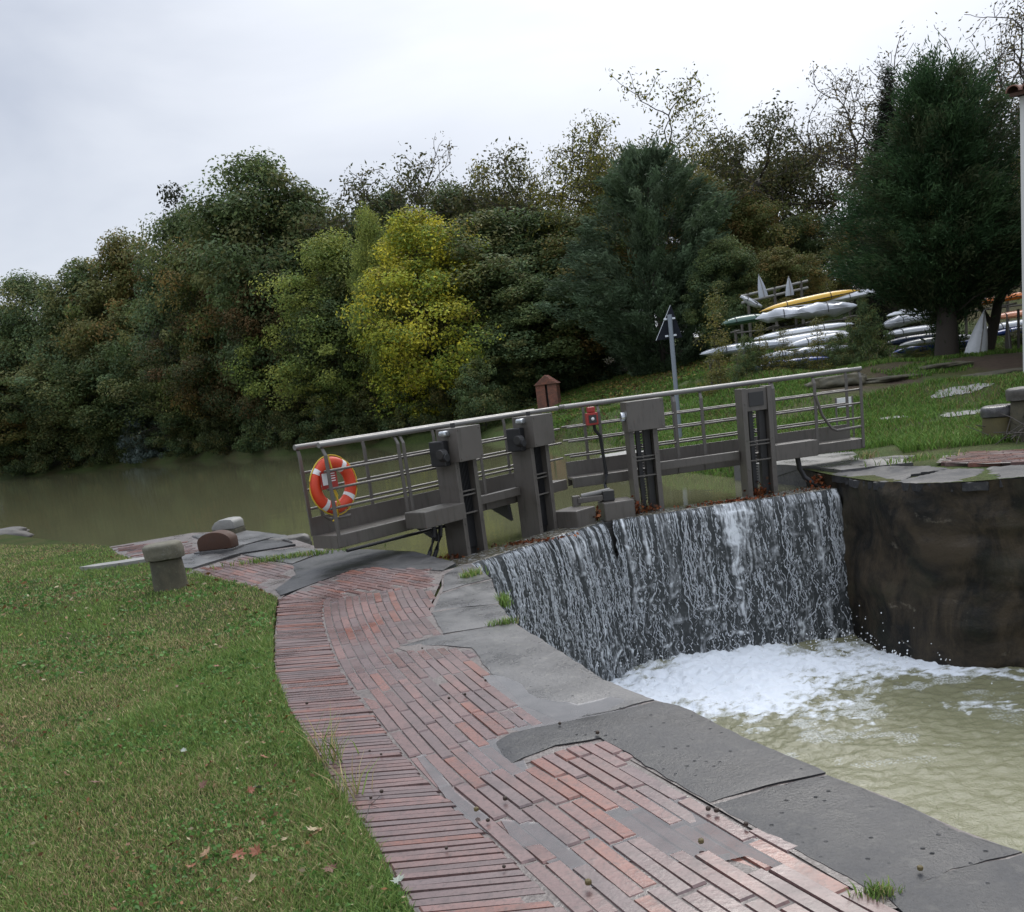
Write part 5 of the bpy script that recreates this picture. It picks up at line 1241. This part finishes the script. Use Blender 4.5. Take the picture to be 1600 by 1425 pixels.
def boulder(c,s,label,mat,seed,name='rock',cat='rock'):
    bm=bmesh.new(); bmesh.ops.create_icosphere(bm,subdivisions=4,radius=1)
    for v in bm.verts:
        n=noise.fractal(v.co*1.3+Vector((seed,0,0)),1,2,5)*.28; v.co=v.co*(1+n); v.co.z=max(-.4,min(v.co.z,.62+noise.noise(v.co*3)*.1)); v.co=Vector((v.co.x*s[0],v.co.y*s[1],v.co.z*s[2]))
    me=bpy.data.meshes.new(name); bm.to_mesh(me); bm.free(); o=link(name,me,mat,smooth=True); o.location=c; tag(o,label,cat); return o
p=gp(8,834,-.05); boulder((p.x-.25,p.y,-.1),(.8,.45,.24),'dark flat rock jutting into the pond at the left edge',M_rock,3)
p=gp(440,842,0); boulder((p.x+.05,p.y,-.08),(.33,.22,.16),'dark broken stone at the tip of the quay slabs',M_rock,8)
p=at(1308,602,20.5); o=boulder((p.x,p.y,hill_z(p.x,p.y)+.05),(.62,.35,.22),'low dark flat topped stone ledge behind the right end of the walkway',M_mossd,12,'stone_ledge','stone ledge')
p=at(1385,598,20.8); boulder((p.x,p.y,hill_z(p.x,p.y)-.02),(.8,.4,.10),'low dark earth covered rock under the cypress',M_mossd,15)
p=at(1555,582,20); boulder((p.x,p.y,hill_z(p.x,p.y)),(.7,.4,.12),'dark flat boulder before the house',M_mossd,18)
p=at(1470,575,21); boulder((p.x,p.y,hill_z(p.x,p.y)),(.6,.4,.10),'flat dark boulder below the leaning white hull',M_mossd,21)
p=gp(975,712,-.05); boulder((p.x,p.y,-.1),(.5,.6,.18),'pale stone at the water edge seen through the walkway rails',M_conc,25)
for px_,py_,ry,pts in ((1512,652,16.2,[(-.5,-.25),(-.1,-.35),(.35,-.2),(.55,.1),(.2,.3),(-.3,.2)]),(1505,622,18.2,[(-.7,-.15),(.1,-.25),(.7,.0),(.4,.25),(-.4,.2)]),(1395,650,16.6,[(-.25,-.15),(.2,-.2),(.3,.1),(-.1,.2)])):
    p=at(px_,py_,ry); o=sheet('gravel',rough_outline([(p.x+a,p.y+b) for a,b in pts],.06,.07,int(px_)),lambda q:zf_hill(q)+.018,.1,M_conc,seed=3); tag(o,kind='structure')
# white panel on two legs behind the right end of the walkway
p=at(1320,648,15.2); r=empty('notice_board',(p.x,p.y,hill_z(p.x,p.y)-.05),math.radians(-6),'small white blank board on two legs behind the walkway end','notice board')
z1=zat(1320,636,15.2)-r.location.z; z2=zat(1320,621,15.2)-r.location.z
MB().box(-.12,.12,0,.012,z1,z2).build('panel',M_white,r,.004)
for x in (-.125,.125): MB().box(x-.012,x+.012,-.01,.02,-.2,z2+.01).build('leg',M_bar,r)
# heap of cut twigs by the far bollards
r_=random.Random(4); mb=MB(); p=gp(1596,690,.05)
for k in range(110):
    a=r_.uniform(0,6.28); c=Vector((r_.gauss(0,.16),r_.gauss(0,.18),abs(r_.gauss(0,.1)))); d=Vector((math.cos(a),math.sin(a),r_.gauss(.25,.4))).normalized()*r_.uniform(.12,.4); mb.tube([c-d,c+Vector((0,0,.02)),c+d],[.006,.007,.003],4)
o=mb.build('twig_heap',M_twig); o.location=(p.x+.1,p.y,.12); tag(o,'heap of dark cut twigs beside the far bollard','twigs')

# ------------------------------------------------------------------ lawns
lawn_poly=g2([(652,1440),(608,1362),(568,1297),(528,1237),(488,1172),(453,1112),(428,1050),(426,985),(434,937),(400,920),(352,908),(300,890),(252,884),(250,874),(221,878),(186,867),(168,853),(100,852),(0,852)])+[(-12,19.5),(-14,18),(-14,-1),(-.1,-1)]
def lawn_z(p): return .004+(fbm(p,.9,41,4)-.45)*.05
o=sheet('lawn',lawn_poly,lawn_z,.16,M_soil,seed=8); tag(o,kind='structure')
def blades(P,z,h,w,r,colr,lean=.55):
    n=len(P); a=r.uniform(0,2*np.pi,n); b=r.uniform(0,2*np.pi,n); l=h*r.uniform(.15,1,n)*lean
    sx,sy=np.cos(a)*w/2,np.sin(a)*w/2; dx,dy=np.cos(b)*l,np.sin(b)*l
    V=np.stack([np.stack([P[:,0]-sx,P[:,1]-sy,z-.01],1),np.stack([P[:,0]+sx,P[:,1]+sy,z-.01],1),
                np.stack([P[:,0]+sx*.8+dx*.4,P[:,1]+sy*.8+dy*.4,z+h*.6],1),np.stack([P[:,0]-sx*.8+dx*.4,P[:,1]-sy*.8+dy*.4,z+h*.6],1),
                np.stack([P[:,0]+sx*.15+dx,P[:,1]+sy*.15+dy,z+h],1),np.stack([P[:,0]-sx*.15+dx,P[:,1]-sy*.15+dy,z+h],1)],1).reshape(-1,3)
    i=np.arange(n)[:,None]*6; F=np.concatenate([i+np.array([[0,1,2,3]]),i+np.array([[3,2,4,5]])],0); return V,F,np.repeat(colr,6,0)
GP=np.array([(.15,.245,.06),(.195,.285,.075),(.115,.19,.052),(.25,.29,.09),(.44,.37,.19),(.30,.23,.125)])
def grass_cols(P,r,dry):
    n=len(P); w=np.stack([np.full(n,1.4),np.full(n,1.2),np.full(n,1.2),np.full(n,.6),  .12+2.4*dry,.06+1.6*dry],1); w=w.cumsum(1); u=r.random(n)*w[:,-1]; i=(u[:,None]>w).sum(1)
    return GP[i]*r.uniform(.65,1.35,(n,1))
def scatter(poly,n,ymin,ymax,r,power=1.6):
    P=np.array(poly); out=[]
    y=ymin*(ymax/ymin)**r.random(n)                # thinning out with distance
    x=r.uniform(-1,1,n)*(y*.62+.9)-y*.06; q=np.stack([x,y],1); return q[inside(q,poly)]
r=np.random.default_rng(77)
P=np.concatenate([scatter(lawn_poly,720000,2.2,7.5,r),scatter(lawn_poly,330000,7.5,20,r)])
edge=np.min(np.linalg.norm(P[:,None,:]-Lp[None,::4],axis=2),axis=1) if len(P)<9000000 else np.ones(len(P))
dry=np.clip((fbm(P,.75,51,4)-.40)*4.2,0,1)*np.clip(edge/.5,0,1); dry=np.maximum(dry,np.clip((P[:,1]-11.5)/2.5,0,1)*np.clip((-P[:,0]-3.5)/1.5,0,1)*.9*(fbm(P,.5,3)>.35))
lush=np.clip((fbm(P,1.6,61,4)-.42)*3,0,1); dist=np.clip(P[:,1]/4,1,4)
h=(.018+.032*lush*r.random(len(P))+.012*r.random(len(P)))*(1-.25*dry)*np.where(edge<.18,1.3,1)
w_=.0032*dist**.8*r.uniform(.7,1.5,len(P))
keep=r.random(len(P))<np.clip(.8+lush-.2*dry,0,1)
V,F,K=blades(P[keep],lawn_z(P[keep]),h[keep],w_[keep],r,grass_cols(P[keep],r,dry[keep]),1.2)
o=link('grass',np_mesh('grass',V,F,col=K),M_grass); tag(o,kind='stuff')
P=scatter(lawn_poly,5200,2.2,16,r); n=len(P)
V_,F_,_=leafquads(np.c_[P,lawn_z(P)+r.uniform(.02,.045,n)],r.uniform(.012,.04,n)*np.clip(P[:,1]/6,.8,1.8),r,.5,unit(r.normal(0,1,(n,3))*np.array([1,1,.35]))); K_=np.repeat(np.array([(.24,.16,.08),(.14,.07,.035),(.34,.28,.17),(.20,.10,.04)])[r.integers(0,4,n)]*r.uniform(.7,1.2,(n,1)),4,0)
o=link('leaf_scraps',np_mesh('leaf_scraps',V_,F_,col=K_),M_litter); tag(o,kind='stuff')
# clover and small round weeds low in the turf
P=scatter(lawn_poly,60000,2.2,12,r); lush=fbm(P,1.3,81,4); P=P[lush>.50]
n=len(P); c=np.c_[P,lawn_z(P)+r.uniform(.008,.03,n)]; s=r.uniform(.010,.024,n)*np.clip(P[:,1]/4,1,2.2)
V,F,_=leafquads(c,s,r,.85,unit(r.normal(0,1,(n,3))*np.array([1,1,.35]))); K=np.repeat(np.array([(.085,.19,.045),(.11,.22,.055),(.065,.14,.035)])[r.integers(0,3,n)]*r.uniform(.7,1.3,(n,1)),4,0)
o=link('clover',np_mesh('clover',V,F,col=K),M_grass); tag(o,kind='stuff')
# meadow behind the lock and on the slope
q=np.concatenate([np.stack([r.uniform(2.2,16,330000),11+19*r.random(330000)**1.5],1),np.stack([r.uniform(1,12,150000),29+17*r.random(150000)],1)]); q=q[(shore_d(q)>.15)&inside(q,land)]
q=q[~inside(q,[(4.2,10.5),(9.4,9),(9.4,11.3),(7.6,12.5),(6.2,12.95),(5.6,13.2),(5.9,14.2),(4.6,14.9),(3.7,15.2),(4.2,12.4)])]
bare=(fbm(q,.45,91,4)>.56)&(q[:,1]>15.5); dirt=(np.abs(q[:,1]-(20.4+.12*(q[:,0]-8)))<1.25)&(q[:,0]>6.8)&(fbm(q,1.1,17,3)>.33); gr_=sum(((q[:,0]-a)**2/(rx*rx)+(q[:,1]-b)**2/(ry*ry)<1) for a,b,rx,ry in ((at(1512,652,16.2).x,16.2,.5,.75),(at(1505,622,18.2).x,18.2,.65,.9),(at(1395,650,16.6).x,16.6,.3,.5)))>0; keep=~((bare&(r.random(len(q))<.8))|dirt|(gr_&(r.random(len(q))<.72))); q=q[keep]; n=len(q)
near_=np.clip(1-(q[:,1]-13)/5,0,1)
h=(.05+.05*r.random(n))*(1+.4*near_); dry=np.clip((fbm(q,.5,95,4)-.45)*3,0,1)*(1-near_)*.8
mg=np.array([(.11,.20,.04),(.14,.245,.05),(.08,.145,.034),(.19,.22,.06),(.25,.20,.09),(.17,.12,.06)])
w=np.stack([np.ones(n),.8+near_,np.ones(n)*.8,np.ones(n)*.4,.05+dry,.05+dry*.7],1).cumsum(1); i=((r.random(n)*w[:,-1])[:,None]>w).sum(1)
V,F,K=blades(q,zf_hill_fast(q) if 'zf_hill_fast' in globals() else np.concatenate([zf_hill(x) for x in np.array_split(q,40)]),h,.012*np.clip(q[:,1]/14,1,3)*r.uniform(.7,1.4,n),r,mg[i]*r.uniform(.65,1.3,(n,1)),1.1)
o=link('meadow_grass',np_mesh('meadow_grass',V,F,col=K),M_grass); tag(o,kind='stuff')
# fallen leaves spread over the slope under the trees
q=np.stack([r.uniform(1,11,9000),30+16*r.random(9000)],1); q=q[(shore_d(q)>.3)]; q=q[r.random(len(q))<np.clip((q[:,1]-33)/6,.12,1)]; n=len(q)
V,F,_=leafquads(np.c_[q,zf_hill(q)+.05],r.uniform(.07,.15,n),r,.8,unit(r.normal(0,1,(n,3))*np.array([1,1,.3]))); K=np.repeat(np.array([(.20,.15,.04),(.13,.08,.03),(.3,.24,.07),(.09,.06,.03)])[r.integers(0,4,n)],4,0)
o=link('leaf_carpet',np_mesh('leaf_carpet',V,F,col=K),M_litter); tag(o,kind='stuff')
# tufts in the joints
def tuft(px,py,n,h,sp,label,z=.0,dryf=.1,seed=0,name='weed_tuft'):
    r=np.random.default_rng(seed+500); c=gp(px,py,z); P=np.array([c.x,c.y])+r.normal(0,1,(n,2))*np.array(sp); hh=h*r.uniform(.4,1.1,n)
    V,F,K=blades(P,np.full(n,z),hh,.0045*max(1,c.y/5)*r.uniform(.7,1.5,n),r,grass_cols(P,r,np.full(n,dryf)),1.0); o=link(name,np_mesh(name,V-np.array([c.x,c.y,z]),F,col=K),M_grass); o.location=(c.x,c.y,z)
    tag(o,kind='stuff') if max(sp)>=.25 else tag(o,label,'weeds','weeds growing in the stone joints')
tuft(455,872,420,.07,(.32,.05),'long green weed strip in the joint between quay slabs',seed=1)
tuft(742,899,90,.08,(.05,.04),'small green weed on the coping nearest the waterfall',seed=2)
tuft(728,903,60,.06,(.03,.02),'tiny green weed left of the coping weed by the waterfall',seed=3)
tuft(788,975,120,.05,(.05,.015),'green weeds in the joint of the upper coping stones',seed=4)
tuft(786,944,160,.09,(.025,.06),'dark weeds hanging over the coping edge beside the falls',z=-.05,seed=5)
tuft(1372,1397,150,.035,(.03,.02),'little green rosette at the corner of the front coping slab',seed=6)
tuft(1355,716,60,.12,(.08,.05),'dry brown weed at the right foot of the walkway',z=.05,dryf=1,seed=7)
tuft(1440,718,160,.08,(.25,.06),'green weeds between the far coping and the brick strip',z=.08,seed=8)
tuft(512,1190,70,.22,(.05,.05),'tall thin dry grass stalks leaning over the brick border',dryf=1,seed=9)
tuft(545,1245,50,.16,(.06,.05),'short dry stalks at the lawn edge below the tall stalks',dryf=.9,seed=10)
# single big leaves on the lawn
def maple_leaf():
    pts=[]; L=[(90,1),(66,.52),(48,.86),(30,.45),(8,.78),(-18,.36),(-40,.42),(-72,.2),(-90,.16),(-108,.2),(-140,.42),(-162,.36),(172,.78),(150,.45),(132,.86),(114,.52)]
    return [(math.cos(math.radians(a))*q,math.sin(math.radians(a))*q) for a,q in L]
ml=maple_leaf()
def leaf_obj(px,py,size,c,label,seed,z=.045,flat=False):
    rr=random.Random(seed); size*=.74; mb=MB(); P=gp(px,py,z); k1=rr.uniform(.15,.5); k2=rr.uniform(-.3,.4)
    vs=[(0,0,0)]+[(x*size,y*size,size*(k1*x*x+k2*y*y*.6+rr.uniform(-.06,.06))) for x,y in ml]; n=len(ml)
    mb.add(vs,[(0,i+1,(i+1)%n+1) for i in range(n)])
    m=bpy.data.materials.get('fallen_leaf_%d'%c) or paint('fallen_leaf_%d'%c,LC[c],.55,0,.35,30,.4)
    mb.tube([(0,-.16*size,0),(rr.uniform(-.1,.1)*size,-.6*size,.05*size)],.0015,4)
    o=mb.build('fallen_leaf',m); o.location=(P.x,P.y,z); o.rotation_euler=(rr.gauss(0,.35),rr.gauss(0,.35),rr.uniform(0,6.28)); tag(o,label,'leaf','leaves fallen on the lawn')
LC=[(.24,.08,.03),(.30,.18,.09),(.14,.06,.03),(.32,.18,.03),(.34,.27,.15),(.28,.31,.25)]
for i,(px,py,s,c,lab) in enumerate([
 (322,1333,.055,1,'pale tan maple leaf on the lawn left of the rust coloured pair'),(370,1334,.06,0,'rust orange maple leaf, the larger of the pair on the lawn'),(402,1330,.05,0,'rust orange maple leaf, the smaller right one of the pair'),
 (488,1297,.06,4,'pale cream leaf curled at the lawn edge'),(500,1296,.05,1,'tan leaf touching the pale cream leaf at the lawn edge'),(446,1310,.03,4,'tiny cream leaf left of the pale curled leaf'),
 (412,1182,.05,0,'orange leaf on the lawn close to the brick border'),(327,1193,.05,0,'orange brown leaf left of the leaf near the border'),(315,1228,.05,2,'red brown star leaf in the middle of the lawn'),(402,1229,.045,5,'whitish green leaf on the lawn by the border'),
 (390,1235,.04,0,'small orange leaf beside the whitish leaf'),(150,1222,.05,2,'brown leaf low in the grass at left'),(125,1051,.05,2,'dark red leaf on the left of the lawn'),(20,1157,.055,2,'brown leaf at the left edge of the lawn'),
 (33,992,.055,3,'golden leaf on the lawn far left'),(14,991,.045,2,'red leaf beside the golden one far left'),(26,986,.04,4,'white leaf between the red and golden ones'),(341,1008,.05,4,'pale leaf on the lawn below the bollard'),
 (340,1041,.05,0,'orange brown leaf below the pale leaf near the path'),(402,1044,.05,1,'tan leaf near the lawn corner'),(385,970,.05,2,'reddish leaf near the top corner of the lawn'),(352,953,.04,3,'yellow leaf close to the bollard'),
 (189,951,.04,5,'white scrap like leaf in front of the bollard'),(270,1318,.05,2,'pale brown leaf low on the lawn left of the tan maple leaf'),(300,1352,.04,0,'orange leaf below the tan maple leaf'),(392,1374,.045,4,'cream leaf near the bottom of the lawn'),
 (515,1355,.055,2,'dark withered leaf at the bottom of the lawn edge'),(622,1376,.05,5,'grey green leaf on the bricks at the bottom edge'),(285,1172,.035,5,'small white flower like leaf in the mid lawn'),(448,1120,.045,3,'yellow leaf in the grass by the border')]):
    leaf_obj(px,py,s,c,lab,i*7+3)
tuft(440,878,6,.03,(.02,.02),'few blades beside a yellow leaf on the quay slab',seed=21)
# cypress cones and husks on the wet bricks
cone_m=paint('cypress_cone',(.045,.028,.018),.7,0,.5,40,.5); cone_y=paint('yellow_husk',(.12,.09,.03),.6,0,.3,40,.3)
for i,(px,py,s,y,lab) in enumerate([(790,1253,.014,0,'brown cone on the bricks above the orange brick patch'),(745,1270,.014,1,'yellow green husk on the path'),(763,1286,.011,0,'small dark cone right of the yellow husk'),(1096,1321,.015,1,'yellowish brown cone beside the large puddle'),
 (1107,1269,.013,0,'left cone of the pair beside the coping'),(1120,1272,.014,0,'right cone of the pair beside the coping'),(1166,1293,.012,0,'dark husk below the pair of cones'),(920,1386,.016,1,'mottled cone near the bottom of the path'),
 (934,1149,.013,0,'cone at the corner of the coping slab'),(875,1134,.011,0,'cone on the pale coping tongue'),(1438,1363,.013,1,'cone lying on the front coping slab'),(702,1094,.011,0,'cone left of the pair above the puddles'),(727,1088,.011,0,'cone right of the pair above the puddles'),
 (759,1066,.010,0,'cone at the rim of the long puddle'),(480,1102,.012,0,'cone on the brick border near the grass'),(597,1241,.012,0,'cone on the brick border at a twig tip'),(580,1250,.010,0,'small cone on the brick border beside the twig'),(578,1176,.008,0,'tiny husk in the upper brick border'),(596,1181,.008,0,'tiny husk beside the upper border husk'),
 (698,1329,.009,0,'tiny husk on the lower brick border'),(788,1358,.009,0,'dark husk at the lower border edge'),(660,975+40,.009,0,'tiny cone on the upper bricks')]):
    p=gp(px,py,.004); bm=bmesh.new(); bmesh.ops.create_icosphere(bm,subdivisions=3,radius=.72*s)
    for v in bm.verts: v.co*=1+.16*math.copysign(abs(math.sin(v.co.x/s*5+i)*math.sin(v.co.z/s*5))**.5,1)-.1
    me=bpy.data.meshes.new('cone'); bm.to_mesh(me); bm.free(); o=link('cypress_cone',me,cone_y if y else cone_m,smooth=False); o.location=(p.x,p.y,.004+s*1.1); tag(o,lab,'cone','cones and husks on the wet path')
mb=MB(); a=gp(570,1285,.02); b=gp(597,1241,.05); m_=gp(578,1258,.03); mb.tube([a,m_,b],[.002,.002,.001],4); mb.tube([m_,gp(592,1262,.03)],[.0015,.001],4)
o=mb.build('dry_twig',M_twig); tag(o,'thin dry twig lying across the brick border','twig')
